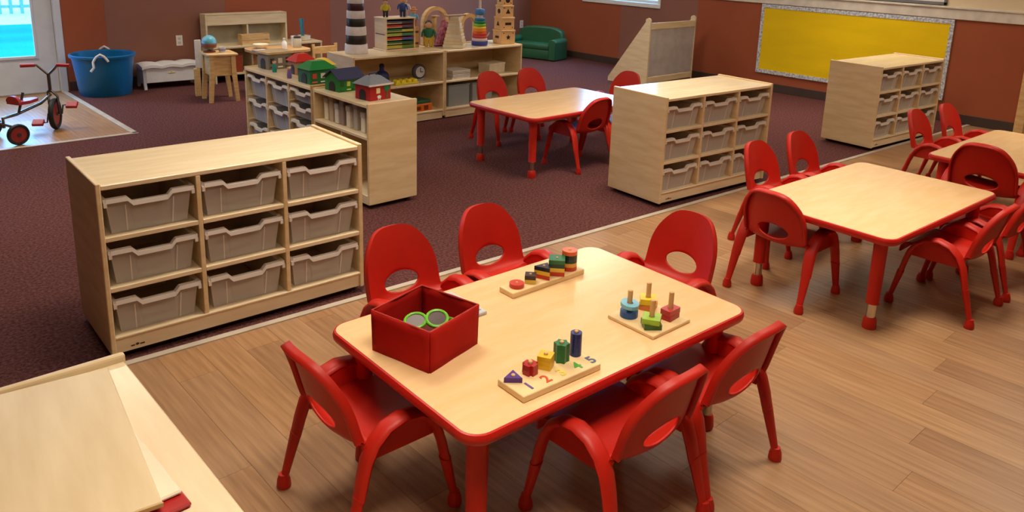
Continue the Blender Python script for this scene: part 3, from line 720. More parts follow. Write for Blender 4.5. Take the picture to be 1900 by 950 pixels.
for i in range(5):
    hh = 0.145-0.013*i
    bx = obj('nesting_box', B1(-s_, s_, -s_, s_, z, z+hh-0.001, r=0.003), mat('natural box', (232, 186, 128), 0.5), t)
    obj('rim_band', MB().box(-s_-0.004, s_+0.004, -s_-0.004, s_+0.004, z+hh-0.02, z+hh-0.002, 0.002), PINE, bx)
    obj('cut_out', MB().prism([(a*0.028, z+hh*0.48+b*0.028) for a, b in SHAPES[i]], -s_-0.002, -s_+0.001, 'y'), DK, bx)
    obj('cut_out', MB().prism([(a*0.026, z+hh*0.48+b*0.026) for a, b in SHAPES[(i+1) % 5]], -s_-0.002, -s_+0.001, 'x'), DK, bx)
    for sx in (-1, 1):
        obj('peg_hole', MB().lathe([(0.006, 0), (0.006, 0.003)], 10, T(sx*s_*0.68, -s_+0.001, z+hh*0.78 if i % 2 == 0 else z+hh*0.2, rx=PI/2)), DK, bx)
    z += hh; s_ -= 0.0085
t = thing('toy_tree', 'small bare twig tree toy on the long shelf', 'toy', (5.40, 6.38, TOP))
obj('trunk', MB().lathe([(0.03, 0), (0.026, 0.012), (0.008, 0.02), (0.006, 0.06)], 12), paint((70, 40, 34)), t, True)
for i in range(6):
    a = i*PI/3; obj('branch', MB().tube([(0, 0, 0.04), (0.03*math.cos(a), 0.03*math.sin(a), 0.07), (0.05*math.cos(a), 0.05*math.sin(a), 0.1)], [0.005, 0.004, 0.002], 6), paint((216, 196, 190)), t)

# ------------------------------------------------------------------ tables
TL, TWD, THT = 1.225, 0.77, 0.469
def rrect(x0, x1, y0, y1, r, n=6):
    P = []
    for cx, cy, a0 in ((x1-r, y1-r, 0), (x0+r, y1-r, PI/2), (x0+r, y0+r, PI), (x1-r, y0+r, 1.5*PI)):
        for i in range(n+1):
            a = a0+PI/2*i/n; P.append((cx+r*math.cos(a), cy+r*math.sin(a)))
    return P
def make_table():
    t = thing('activity_table', 'x', 'table')
    b = 0.009
    P = rrect(b, TL-b, b, TWD-b, 0.055)
    obj('tabletop', MB().prism(P, THT-0.028, THT), LAM, t)
    obj('added_underside', MB().prism(rrect(0.02, TL-0.02, 0.02, TWD-0.02, 0.05), THT-0.031, THT-0.0281), mat('added dark sheet', (70, 52, 40), 0.8), t)  # added dark sheet, keeps the tan tabletop out of seat reflections
    # rounded band around the edge
    prof = [(-0.001, -0.0005), (0.006, -0.002), (b+0.001, -0.010), (b+0.002, -0.016), (b, -0.026), (0.004, -0.033), (-0.006, -0.034)]
    n = len(P); v = []; f = []
    for i in range(n):
        p0, p1, p2 = Vector(P[i-1]), Vector(P[i]), Vector(P[(i+1) % n])
        tg = (p2-p0).normalized(); nr = Vector((tg.y, -tg.x))
        for o_, z_ in prof: v.append((p1.x+nr.x*o_, p1.y+nr.y*o_, THT+z_))
    m_ = len(prof)
    for i in range(n):
        j = (i+1) % n
        for k_ in range(m_-1): f.append((i*m_+k_, j*m_+k_, j*m_+k_+1, i*m_+k_+1))
    obj('edge_band', MB().add(v, f), REDE, t, True)
    obj('apron', MB().box(0.12, TL-0.12, 0.1, 0.125, THT-0.07, THT-0.0312).box(0.12, TL-0.12, TWD-0.125, TWD-0.1, THT-0.07, THT-0.0312), GREY, t)
    for x in (0.085, TL-0.085):
        for y in (0.085, TWD-0.085):
            l = obj('leg', MB().lathe([(0.034, THT-0.03), (0.031, THT-0.06), (0.029, 0.13), (0.031, 0.125)], 18, T(x, y)), RED, t, True)
            obj('chrome_insert', MB().lathe([(0.021, 0.05), (0.021, 0.13)], 16, T(x, y)), CHROME, l, True)
            obj('foot_cap', MB().lathe([(0.030, 0), (0.032, 0.01), (0.029, 0.045), (0.024, 0.056)], 18, T(x, y)), RED, l, True)
            obj('bracket', B1(x-0.05, x+0.05, y-0.05, y+0.05, THT-0.036, THT-0.0312), GREY, l)
    return t
tb0 = make_table()
TABLES = [((1.114, 1.333), -0.027, 'rectangular maple top table with red edge, carrying the red fabric bin and peg puzzles'),
          ((3.43, 1.275), -0.035, 'empty rectangular red edged table on the wood floor beside the middle cabinet'),
          ((5.205, 1.06), -0.02, 'rectangular red edged table cut by the photo edge, near the yellow board'),
          ((3.83, 3.98), -0.01, 'rectangular red edged table standing on the carpet')]
tabs = []
for i, (p, a, l) in enumerate(TABLES):
    t = tb0 if i == 0 else copy_tree(tb0)
    t.location = (p[0], p[1], 0); t.rotation_euler.z = a; t['label'] = l; t['group'] = 'red edged tables'; tabs.append(t)

# ------------------------------------------------------------------ chairs
PROF = [(0.180, 0.262), (0.178, 0.285), (0.165, 0.298), (0.13, 0.303), (0.05, 0.298), (-0.04, 0.290), (-0.095, 0.287), (-0.128, 0.296), (-0.148, 0.322), (-0.160, 0.36), (-0.178, 0.43), (-0.200, 0.51), (-0.222, 0.575)]
cum = [0.0]
for i in range(1, len(PROF)): cum.append(cum[-1]+math.hypot(PROF[i][0]-PROF[i-1][0], PROF[i][1]-PROF[i-1][1]))
VL = cum[-1]
def catmull(p0, p1, p2, p3, t):
    return 0.5*((2*p1)+(-p0+p2)*t+(2*p0-5*p1+4*p2-p3)*t*t+(-p0+3*p1-3*p2+p3)*t*t*t)
def prof_at(v):
    v = min(max(v, 0), VL); i = 0
    while i < len(cum)-2 and cum[i+1] < v: i += 1
    t = (v-cum[i])/(cum[i+1]-cum[i]); n = len(PROF)
    a, b, c, d = PROF[max(i-1, 0)], PROF[i], PROF[i+1], PROF[min(i+2, n-1)]
    return catmull(a[0], b[0], c[0], d[0], t), catmull(a[1], b[1], c[1], d[1], t)
def smooth(a, b, x):
    t = min(max((x-a)/(b-a), 0), 1); return t*t*(3-2*t)
V1 = cum[6]                      # where the seat turns into the back
def shell(s, v, back=0.0):
    y, z = prof_at(v)
    y2, z2 = prof_at(v+0.004); y1, z1 = prof_at(v-0.004)
    ty, tz = y2-y1, z2-z1; l = math.hypot(ty, tz) or 1; ny, nz = tz/l, -ty/l      # normal pointing to the sitter / up
    if nz < 0 and v < V1: ny, nz = -ny, -nz
    k_ = smooth(V1-0.04, V1+0.08, v)
    q = (s/0.16)**2
    up = (0.012*(1-k_) + 0.034*k_)*q - back
    return (s, y+ny*up if k_ > 0 else y, z+nz*up)
def half_w(v):
    k_ = smooth(V1-0.02, V1+0.1, v)
    return 0.165*(1-k_)+0.160*k_
def make_chair():
    c = thing('toddler_chair', 'x', 'chair')
    # seat grid
    mb = MB(); nu, nv = 10, 12; v = []; f = []
    for j in range(nv+1):
        vv = V1*j/nv
        for i in range(nu+1):
            s = (2*i/nu-1)*half_w(vv); v.append(shell(s, vv))
    for j in range(nv):
        for i in range(nu): f.append((j*(nu+1)+i, j*(nu+1)+i+1, (j+1)*(nu+1)+i+1, (j+1)*(nu+1)+i))
    mb.add(v, f)
    seat = obj('seat', mb, RED, c, True)
    md = seat.modifiers.new('thick', 'SOLIDIFY'); md.thickness = 0.009; md.offset = -1
    # backrest with oval hole: rings from hole to outline in (s, v)
    hv = V1+0.106; ha, hb = 0.080, 0.043
    out = []
    v_top = VL; sh = VL-0.205       # shoulder
    for i in range(9): out.append((0.165-(0.165-0.163)*i/8, V1+(sh-V1)*i/8))
    for i in range(1, 24):
        a = PI*i/24; out.append((0.163*abs(math.cos(a))**0.92*(1 if math.cos(a) >= 0 else -1), sh+(v_top-sh)*math.sin(a)**0.95))
    for i in range(8, -1, -1): out.append((-(0.165-(0.165-0.163)*i/8), V1+(sh-V1)*i/8))
    for i in range(1, 8): out.append((-0.165+0.33*i/8, V1))
    n = len(out); rings = []
    for t_ in (0, 0.08, 0.25, 0.5, 0.75, 0.92, 1.0):
        ring = []
        for (s, vv) in out:
            a = math.atan2((vv-hv)/hb, s/ha)
            hs, hv2 = ha*math.cos(a), hv+hb*math.sin(a)
            ring.append((hs+(s-hs)*t_, hv2+(vv-hv2)*t_))
        rings.append(ring)
    mb = MB(); v = []; f = []
    for rg in rings: v += [shell(s, vv) for s, vv in rg]
    # flange folded backwards along the outline
    v += [shell(s*1.012, vv, 0.012 if vv > V1+0.01 else 0) for s, vv in out]
    v += [shell(s*1.015, vv, 0.030 if vv > V1+0.06 else 0.004) for s, vv in out]
    for k_ in range(len(rings)+1):
        for i in range(n):
            f.append((k_*n+i, k_*n+(i+1) % n, (k_+1)*n+(i+1) % n, (k_+1)*n+i))
    mb.add(v, f)
    bk = obj('backrest', mb, RED, c, True)
    md = bk.modifiers.new('thick', 'SOLIDIFY'); md.thickness = 0.008; md.offset = -1
    # side arches with web plates, legs and foot caps
    for s in (-1, 1):
        A = [(-0.150, 0.17), (-0.136, 0.225), (-0.120, 0.275), (-0.094, 0.322), (-0.055, 0.356), (-0.005, 0.370), (0.05, 0.362), (0.092, 0.332), (0.118, 0.288), (0.134, 0.235), (0.146, 0.17)]
        def xs_(z): return s*(0.184+max(0, 0.30-z)*0.07)
        mb = MB().tube([(xs_(z), y, z) for y, z in A], [0.026, 0.028, 0.029, 0.030, 0.030, 0.030, 0.030, 0.029, 0.027, 0.025, 0.023], 12, flat=(1.0, 0.5), side=(s, 0, 0))
        obj('arm', mb, RED, c, True)
        W = [(y, z) for y, z in A if z > 0.26]
        mb = MB().prism(W + [(0.115, 0.262), (-0.115, 0.262)], s*0.158, s*0.176, 'x')
        obj('side_web', mb, RED, c)
        for (ya, yb) in ((-0.150, -0.192), (0.146, 0.178)):
            P0 = Vector((xs_(0.17), ya, 0.172)); P1 = Vector((s*0.198, yb, 0.03))
            l = obj('leg', MB().tube([P0+(P0-P1)*0.04, P0, P0.lerp(P1, 0.5), P1], [0.0245, 0.0235, 0.0195, 0.0155], 12, flat=(1.0, 0.66), side=(s, 0, 0)), RED, c, True)
            Q = Vector((s*0.199, yb-0.001*(1 if ya < 0 else -1), 0))
            obj('foot_cap', MB().lathe([(0.021, 0.0), (0.023, 0.006), (0.021, 0.026), (0.016, 0.040), (0.0155, 0.046)], 14, T(Q.x, Q.y, 0)), RED, l, True)
    return c
ch0 = make_chair()
UP, DN, RT, LT = 0.0, PI, -PI/2, PI/2      # facing +y, -y, +x, -x
CH = [((1.135, 1.85), RT-0.02, 1.0, 'red chair at the end of the nearest table, next to the red fabric bin'),
      ((1.665, 1.315), UP, 1.0, 'red chair tucked under the nearest table beside the numbered peg board'),
      ((2.085, 1.315), UP, 1.0, 'red chair at the nearest table, closest to the peg board with coloured rings'),
      ((2.57, 1.87), LT, 1.0, 'red chair facing the far short end of the nearest table'),
      ((1.665, 2.30), DN, 1.0, 'red chair behind the nearest table, partly hidden by the red fabric bin'),
      ((2.12, 2.29), DN, 1.0, 'red chair behind the nearest table by the stacked shape blocks'),
      ((3.585, 1.84), RT, 1.0, 'red chair seen from behind at the near end of the middle vinyl floor table'),
      ((4.085, 1.245), UP, 1.0, 'red chair seen from the side at the middle vinyl table, its far neighbour beside it'),
      ((4.56, 1.235), UP, 1.0, 'red chair at the photo edge beside the middle vinyl table'),
      ((4.20, 2.215), DN, 1.0, 'red chair behind the middle vinyl table, in front of the middle cabinet trays'),
      ((4.66, 2.20), DN, 1.0, 'red chair behind the middle vinyl table, against the dark carpet'),
      ((5.12, 0.93), UP-0.9, 1.0, 'red chair mostly cut off by the photo edge beyond the middle table'),
      ((6.12, 2.05), DN, 1.0, 'red chair behind the table near the yellow board, nearer to the middle table'),
      ((6.58, 2.00), DN, 1.0, 'red chair behind the table near the yellow board, farthest from the camera'),
      ((5.25, 1.45), RT, 1.12, 'large red chair seen from behind with a slit hole, between two vinyl tables'),
      ((4.47, 4.115), UP, 1.0, 'red chair seen from behind at the carpet table'),
      ((4.885, 4.115), UP, 1.0, 'red chair at the carpet table, mostly hidden by the middle cabinet'),
      ((4.53, 5.09), DN, 1.0, 'red chair behind the carpet table in front of the book pile'),
      ((4.98, 5.06), DN, 1.0, 'red chair behind the carpet table next to the shelf end panel'),
      ((5.45, 4.62), LT, 1.0, 'red chair at the far end of the carpet table, in front of the easel')]
for i, (p, a, s, l) in enumerate(CH):
    c = ch0 if i == 0 else copy_tree(ch0)
    c.location = (p[0], p[1], 0); c.rotation_euler.z = a; c.scale = (s,)*3; c['label'] = l; c['group'] = 'red toddler chairs'

# ------------------------------------------------------------------ things on the nearest table
TZ = THT+0.0006
# red fabric bin
bn = thing('fabric_bin', 'square red fabric bin standing on the nearest table', 'bin', (1.305, 1.80, TZ), 0.0)
# corners measured: left (1.172,1.888) front (1.234,1.665) right (1.446,1.715)
bn.rotation_euler.z = math.atan2(1.715-1.665, 1.446-1.234)
bn.location = (1.309, 1.80, TZ)
hb, hh = 0.112, 0.130
def wavy_wall(x0, y0, x1, y1, nx, ny_):
    mb = MB(); n = 10; m_ = 5; v = []; f = []
    for j in range(m_+1):
        for i in range(n+1):
            u, w_ = i/n, j/m_
            o_ = 0.0035*math.sin(u*PI*3.1+j*0.7)*math.sin(PI*u)*(0.3+0.7*w_)
            k_ = 1+0.02*w_
            v.append(((x0+(x1-x0)*u)*k_+nx*o_, (y0+(y1-y0)*u)*k_+ny_*o_, hh*w_))
    for j in range(m_):
        for i in range(n): f.append((j*(n+1)+i, j*(n+1)+i+1, (j+1)*(n+1)+i+1, (j+1)*(n+1)+i))
    mb.add(v, f); return mb
for (a, b, c_, d_, nx, ny_) in ((-hb, -hb, hb, -hb, 0, -1), (hb, -hb, hb, hb, 1, 0), (hb, hb, -hb, hb, 0, 1), (-hb, hb, -hb, -hb, -1, 0)):
    o = obj('side_panel', wavy_wall(a, b, c_, d_, nx, ny_), REDF, bn, True)
    md = o.modifiers.new('thick', 'SOLIDIFY'); md.thickness = 0.004; md.offset = 1
obj('base', B1(-hb, hb, -hb, hb, 0, 0.004), REDF, bn)
k_ = 1.02
obj('hem', MB().tube([(-hb*k_, -hb*k_, hh), (hb*k_, -hb*k_, hh), (hb*k_, hb*k_, hh), (-hb*k_, hb*k_, hh), (-hb*k_, -hb*k_, hh)], 0.0032, 8), mat('red hem', (198, 52, 42), 0.7), bn)
# green rimmed toys inside
RINGS = ((1.282, 1.815, -0.9), (1.335, 1.777, -0.6))
for i, (x, y, a) in enumerate(RINGS):
    t = thing('magnifier_toy', 'green rimmed round magnifier toy in the red bin, %s' % ('half hidden by its neighbour' if i == 0 else 'uppermost, with a glossy dark lens'), 'toy', (x, y, TZ+0.088+0.006*i))
    mtx = T(0, 0, 0, a, 0.3+0.08*i)
    ringp = []
    mb = MB(); n = 22; v = []; f = []
    for k2 in range(n):
        w_ = 2*PI*k2/n
        for q in range(8):
            e = 2*PI*q/8; rr = 0.032+0.0055*math.cos(e); v.append((rr*math.cos(w_), rr*math.sin(w_), 0.006*math.sin(e)))
    for k2 in range(n):
        for q in range(8): f.append((k2*8+q, ((k2+1) % n)*8+q, ((k2+1) % n)*8+(q+1) % 8, k2*8+(q+1) % 8))
    mb.add(v, f, mtx); obj('rim', mb, mat('lime plastic', (110, 196, 40), 0.35), t, True)
    obj('lens', MB().lathe([(0.030, -0.002), (0.030, 0.002)], 20, mtx), mat('dark lens', (60, 30, 24), 0.35, spec=0.4), t)
    obj('handle', MB().tube([mtx @ Vector((0.034, 0, 0)), mtx @ Vector((0.05, 0.012, -0.02))], 0.006, 8), mat('lime plastic', (110, 196, 40)), t, True)
t = thing('toy_box', 'dark red toy lying on the bottom of the red bin', 'toy', (1.33, 1.805, TZ+0.0045), 0.4)
obj('body', B1(-0.08, 0.08, -0.055, 0.055, 0, 0.046, r=0.006), paint((120, 22, 16)), t)
obj('wheel', MB().lathe([(0.014, -0.052), (0.014, 0.052)], 12, T(0.04, 0, 0.016, rx=PI/2)), BLACK, t)
# puzzle card behind the bin
t = thing('puzzle_board', 'flat blue and white puzzle board behind the red bin', 'puzzle', (1.50, 1.91, TZ), -0.0)
obj('board', B1(-0.13, 0.10, -0.06, 0.14, 0, 0.011, r=0.002), paint((205, 204, 206)), t)
for (x, y, w_, h_) in ((0.04, -0.04, 0.05, 0.05), (0.03, 0.03, 0.06, 0.06), (-0.05, 0.06, 0.06, 0.06)):
    obj('picture', MB().prism([(x, y), (x+w_, y), (x+w_/2, y+h_)], 0.011, 0.0125), paint((96, 160, 190)), t)

def peg(mb, x, y, z, r, h): return mb.lathe([(r, z), (r, z+h-0.002), (r*0.7, z+h)], 12, T(x, y, 0))
def poly_disc(P, z0, z1): return MB().prism(P, z0, z1)
NW = mat('natural wood', (222, 178, 116), 0.5, 0.05, 12)
# board A with digits
pa = thing('peg_board', 'wooden peg board printed with the digits one to five', 'peg board', (1.33, 1.378, TZ), -0.047)
obj('board', B1(0, 0.298, 0, 0.115, 0, 0.02, r=0.002), mat('pale board', (240, 208, 152), 0.5), pa)
px = [0.035, 0.098, 0.157, 0.219, 0.277]; DC = [(110, 76, 150), (214, 78, 48), (226, 206, 84), (84, 170, 66), (76, 90, 120)]
for i in range(5):
    me = text_mesh(str(i+1) if i else 'I', 0.05, 0.0006)
    o = mesh_obj('digit', me, paint(DC[i]), pa); o.location = (px[i]+0.012, 0.032, 0.0207)
hts = [0.017, 0.036, 0.044, 0.060, 0.076]
for i in range(5): obj('peg', peg(MB(), px[i]-0.004, 0.084, 0.02, 0.0065, hts[i]+(0.004 if i else 0.002)), NW, pa, True)
def pos_on(t, x, y):
    c, s = math.cos(t.rotation_euler.z), math.sin(t.rotation_euler.z)
    return (t.location.x+x*c-y*s, t.location.y+x*s+y*c)
def ringpoly(P, r_in, z0, z1, n_in=12):
    """prism with a round hole: outline P (ccw) joined to a circle"""
    n = len(P); mb = MB(); v = []
    inner = []
    for p in P:
        a = math.atan2(p[1], p[0]); inner.append((r_in*math.cos(a), r_in*math.sin(a)))
    for z in (z0, z1):
        v += [(p[0], p[1], z) for p in P]; v += [(p[0], p[1], z) for p in inner]
    f = []
    for i in range(n):
        j = (i+1) % n
        f += [(i, j, n+j, n+i), (2*n+i, 3*n+i, 3*n+j, 2*n+j), (i, 2*n+i, 2*n+j, j), (n+i, n+j, 3*n+j, 3*n+i)]
    return mb.add(v, f)
def regular(n, r, a0=0): return [(r*math.cos(a0+2*PI*i/n), r*math.sin(a0+2*PI*i/n)) for i in range(n)]
def dens(P, k_):
    out = []
    for i in range(len(P)):
        a, b = P[i], P[(i+1) % len(P)]
        for j in range(k_): out.append((a[0]+(b[0]-a[0])*j/k_, a[1]+(b[1]-a[1])*j/k_))
    return out
CROSS = lambda r, w: [(w, -r), (w, -w), (r, -w), (r, w), (w, w), (w, r), (-w, r), (-w, w), (-r, w), (-r, -w), (-w, -w), (-w, -r)]
RND = lambda s, c_=0.3: rrect(-s, s, -s, s, s*c_, 3)
STARG = [((0.024 if i % 2 == 0 else 0.018)*math.cos(PI*i/6), (0.024 if i % 2 == 0 else 0.018)*math.sin(PI*i/6)) for i in range(12)]
SH_A = [(dens(regular(3, 0.03, 0.7), 4), 0.0155, 1, (84, 44, 130), 'purple triangle piece on the digit peg board'), (dens(CROSS(0.02, 0.011), 1), 0.016, 2, (176, 28, 30), 'red cross piece on the digit peg board'),
        (dens(RND(0.021, 0.15), 1), 0.0136, 3, (232, 186, 30), 'yellow square piece on the digit peg board'), (STARG, 0.0145, 4, (20, 108, 56), 'green star piece on the digit peg board'), (regular(18, 0.0175), 0.0148, 5, (30, 44, 110), 'navy blue round piece on the digit peg board')]
for i, (P, th, cnt, c_, l) in enumerate(SH_A):
    x, y = pos_on(pa, px[i]-0.004, 0.084)
    for k_ in range(cnt):
        o = obj('shape_piece', ringpoly(P, 0.0075, 0, th-0.0004), paint(c_, 0.35), loc=(x, y, TZ+0.0203+k_*th), rz=0.15 if i != 2 else 0.5)
        o['label'] = l if cnt == 1 else l.replace('piece on', 'piece in the stack of %d on' % cnt) if False else l
        tag(o, l if cnt == 1 else '%s, %s' % (l, ('lowest', 'second up', 'third up', 'fourth up', 'fifth up')[k_] if k_ < cnt-1 else 'topmost'), 'peg piece', 'pieces on the digit peg board')
# board B with stacked coloured shapes
pb = thing('peg_board', 'long narrow wooden peg board with growing stacks of shapes', 'peg board', (1.745, 1.882, TZ), -0.02)
obj('board', B1(0, 0.36, 0, 0.075, 0, 0.02, r=0.002), mat('pale board', (240, 208, 152)), pb)
CB = [(200, 50, 30), (232, 196, 70), (20, 70, 62), (52, 120, 70), (228, 110, 50)]
SB = [(regular(18, 0.027), 1, [(206, 58, 40)], 'round'), (dens(RND(0.02, 0.1), 2), 2, [(226, 190, 70), (56, 34, 34)], 'rectangle'), (dens(regular(3, 0.036, 0.4), 5), 3, [(200, 50, 26), (232, 190, 60), (34, 34, 50)], 'triangle'),
      (dens(RND(0.03, 0.06), 2), 4, [(198, 52, 24), (230, 190, 70), (16, 60, 50), (34, 110, 62)], 'square'), (regular(18, 0.029), 5, [(196, 56, 24), (226, 170, 70), (16, 66, 60), (18, 40, 44), (232, 104, 44)], 'far round')]
CN = {(206, 58, 40): 'red', (226, 190, 70): 'yellow', (56, 34, 34): 'black'}
for i, (P, cnt, cs, nm) in enumerate(SB):
    x, y = pos_on(pb, 0.05+0.066*i, 0.0375)
    th = 0.0155
    obj('peg', peg(MB(), 0.05+0.066*i, 0.0375, 0.02, 0.005, cnt*th+0.003), NW, pb, True)
    for k_ in range(cnt):
        o = obj('shape_piece', ringpoly(P, 0.0062, 0, th-0.0004), paint(cs[k_], 0.35), loc=(x, y, TZ+0.0203+k_*th), rz=0.75 if i in (1, 3) else 0.0)
        tag(o, '%s piece on the long peg board, layer %s of its stack' % (nm, ('lowest', 'second', 'third', 'fourth', 'fifth')[k_] if k_ < cnt-1 or cnt == 1 else 'topmost'), 'peg piece', 'pieces on the long peg board')
# board C with four long pegs
pcb = thing('peg_board', 'square wooden peg board with four tall natural pegs', 'peg board', (1.895, 1.38, TZ), -0.01)
obj('board', B1(0, 0.195, 0, 0.195, 0, 0.012, r=0.002), mat('pale board', (240, 208, 152)), pcb)
PC = [(0.05, 0.145, 0.0), (0.148, 0.145, 0), (0.05, 0.05, 0), (0.148, 0.05, 0)]
for (x, y, _) in PC: obj('peg', peg(MB(), x, y, 0.012, 0.0085, 0.095), NW, pcb, True)
def piece(i, P, z0, th, c_, l, rz=0, rx=0):
    x, y = pos_on(pcb, PC[i][0], PC[i][1])
    o = obj('shape_piece', ringpoly(P, 0.0105, 0, th), paint(c_, 0.35), loc=(x, y, TZ+0.0123+z0), rz=rz)
    o.rotation_euler.x = rx
    tag(o, l, 'peg piece', 'pieces on the square peg board')
piece(0, regular(20, 0.03), 0, 0.022, (22, 80, 150), 'dark blue disc at the bottom of a peg on the square board', 0)
piece(0, regular(20, 0.031), 0.036, 0.013, (120, 190, 214), 'pale blue disc tilted high on its peg', 0, 0.12)
piece(1, dens(RND(0.028, 0.1), 2), 0, 0.02, (214, 120, 50), 'orange square at the bottom of a back peg', 0.4)
piece(1, dens(RND(0.027, 0.1), 2), 0.0205, 0.02, (240, 206, 40), 'yellow square above the orange square', 0.7)
piece(2, dens(RND(0.029, 0.1), 2), 0, 0.017, (60, 100, 34), 'dark green square at the bottom of the front peg', 0.9)
piece(2, dens(RND(0.029, 0.1), 2), 0.0175, 0.018, (154, 196, 52), 'lime green square above the dark green square', 0.55)
piece(3, dens(rrect(-0.03, 0.03, -0.02, 0.02, 0.003, 2), 2), 0, 0.018, (172, 34, 40), 'dark red rectangle at the bottom of a peg', 0.1)
piece(3, dens(rrect(-0.03, 0.03, -0.02, 0.02, 0.003, 2), 2), 0.0185, 0.018, (190, 60, 62), 'rose red rectangle above the dark red one', 0.02)

# ------------------------------------------------------------------ foreground cabinet, lower left
fc = thing('low_cabinet', 'pale birch cabinet in the bottom corner with a raised end lip', 'cabinet', (-0.07, 0.62, 0), 0)
FW, FD, FH = 0.515, 1.15, 0.75
obj('end_panel', B1(0, FW+0.004, FD-0.019, FD, 0.03, FH+0.016, r=0.006), WOOD, fc)
obj('end_panel', B1(0, FW+0.004, 0, 0.019, 0.03, FH+0.016, r=0.006), WOOD, fc)
obj('top_panel', B1(0, FW, 0.019, FD-0.019, FH-0.02, FH, r=0.003), WOODY, fc)
obj('back_panel', B1(0.0, 0.012, 0.019, FD-0.019, 0.03, FH-0.02), WOOD, fc)
obj('front_panel', B1(FW-0.019, FW-0.004, 0.019, FD-0.019, 0.03, FH-0.02, r=0.002), WOOD, fc)
obj('base_frame', B1(0.03, FW-0.03, 0.03, FD-0.03, 0.0, 0.03), BLACK, fc)
rbk = thing('toy_case', 'red case with cream lid under the loose board in the bottom corner', 'case', (0.378, 1.215, FH+0.0005), 0.03)
obj('body', B1(-0.26, 0.004, -0.03, 0.30, 0, 0.009, r=0.003), paint((170, 20, 18)), rbk)
obj('lid', B1(-0.27, 0.0, 0.0, 0.28, 0.0092, 0.0178, r=0.003), mat('cream lid', (240, 226, 196), 0.4), rbk)
lb = thing('loose_board', 'large loose birch board lying on the bottom corner cabinet', 'board', (0.340, 1.195, FH+0.0182), -0.115)
obj('sheet', B1(-0.32, 0.0, 0.0, 0.505, 0, 0.008, r=0.002), mat('loose birch sheet', (226, 204, 164), 0.33, 0.03, 3, 0.02, 10, 0.45, stretch=(7, 1, 1), col2=(215, 191, 148)), lb)
obj('edge_strip', B1(-0.32, 0.001, -0.003, 0.0, 0.0005, 0.0075), EDGE, lb)

# ------------------------------------------------------------------ back corner: tub, white box, stand, hutch, table, chair
tb = thing('storage_tub', 'large round blue plastic tub with white rope handles', 'tub', (2.385, 9.05, 0))
BL = mat('blue tub plastic', (0, 104, 158), 0.35, 0.03)
obj('body', MB().lathe([(0.245, 0.0), (0.252, 0.01), (0.285, 0.3), (0.300, 0.40), (0.318, 0.402), (0.322, 0.425), (0.306, 0.432), (0.292, 0.42), (0.277, 0.3), (0.24, 0.02), (0.001, 0.018)], 36, cap=False), BL, tb, True)
WR = paint((224, 224, 226), 0.7)
for a in (-1.9, 1.25):
    cx_, cy_ = 0.312*math.cos(a), 0.312*math.sin(a); tx, ty = -math.sin(a), math.cos(a)
    P = [(cx_+tx*u+0.02*math.cos(a), cy_+ty*u+0.02*math.sin(a), 0.385+0.075*math.cos(u/0.07*PI/2)) for u in (-0.07, -0.055, -0.035, 0, 0.035, 0.055, 0.07)]
    if a < 0: P = [(P[0][0]-0.03*tx, P[0][1]-0.03*ty-0.01, 0.29), (P[0][0], P[0][1]-0.012, 0.33)]+P
    obj('rope_handle', MB().tube(P, 0.012, 8), WR, tb, True)
bx = thing('toy_chest', 'low white toy chest with scalloped lid beside the blue tub', 'chest', (2.77, 9.03, 0), -0.06)
LW, LD = 0.60, 0.30
obj('front_panel', B1(0.03, LW-0.03, 0.012, 0.03, 0.07, 0.235, r=0.004), WHITE, bx)
obj('back_panel', B1(0.03, LW-0.03, LD-0.03, LD-0.012, 0.07, 0.235, r=0.004), WHITE, bx)
for x in (0.0, LW-0.03):
    obj('side_panel', MB().prism([(0.0, 0), (0.035, 0.0), (0.06, 0.06), (LD-0.06, 0.06), (LD-0.035, 0), (LD, 0), (LD-0.015, 0.07), (LD-0.015, 0.25), (0.015, 0.25), (0.015, 0.07)], x, x+0.03, 'x'), paint((206, 206, 212)), bx)
v = []; f = []; n = 36
for i in range(n+1):
    x = -0.012+(LW+0.024)*i/n; zz = 0.252+0.018*abs(math.sin(PI*3*i/n))
    v += [(x, -0.012, zz-0.03), (x, -0.012, zz), (x, LD*0.5, zz+0.02), (x, LD+0.005, zz), (x, LD+0.005, zz-0.03)]
for i in range(n):
    for k_ in range(4): f.append((i*5+k_, i*5+k_+1, i*5+5+k_+1, i*5+5+k_))
    f.append((i*5, i*5+5, i*5+9, i*5+4))
f += [(0, 1, 2, 3, 4), (n*5+4, n*5+3, n*5+2, n*5+1, n*5)]
obj('lid', MB().add(v, f), WHITE, bx)
obj('emblem', MB().box(0.26, 0.34, 0.006, 0.014, 0.165, 0.178, 0.003).box(0.29, 0.31, 0.006, 0.014, 0.178, 0.192, 0.003), paint((226, 206, 150)), bx)

st = thing('wooden_stand', 'tall pine stool with splayed legs holding the globe', 'stool', (3.235, 8.09, 0), -0.12)
obj('seat', B1(-0.155, 0.155, -0.155, 0.155, 0.475, 0.5, r=0.005), PINE, st)
for s in (-1, 1):
    for q in (-1, 1):
        P = [(s*0.155, 0), (s*0.115, 0), (s*0.085, 0.3), (s*0.085, 0.475), (s*0.13, 0.475), (s*0.13, 0.35)]
        obj('leg', MB().prism(P, q*0.135-0.014, q*0.135+0.014, 'y'), PINE, st)
for q in (-1, 1): obj('apron', B1(-0.1, 0.1, q*0.12-0.01, q*0.12+0.01, 0.27, 0.475, r=0.003), PINE, st)
for s in (-1, 1): obj('apron', B1(s*0.105-0.009, s*0.105+0.009, -0.12, 0.12, 0.27, 0.475, r=0.003), PINE, st)
gl = thing('globe', 'small blue and brown globe on the pine stool', 'globe', (3.155, 8.12, 0.5005))
obj('ball', MB().ball((0, 0, 0.1), 0.075, 20), mat('globe print', (70, 170, 205), 0.3, 0.1, 6, col2=(150, 200, 215)), gl, True)
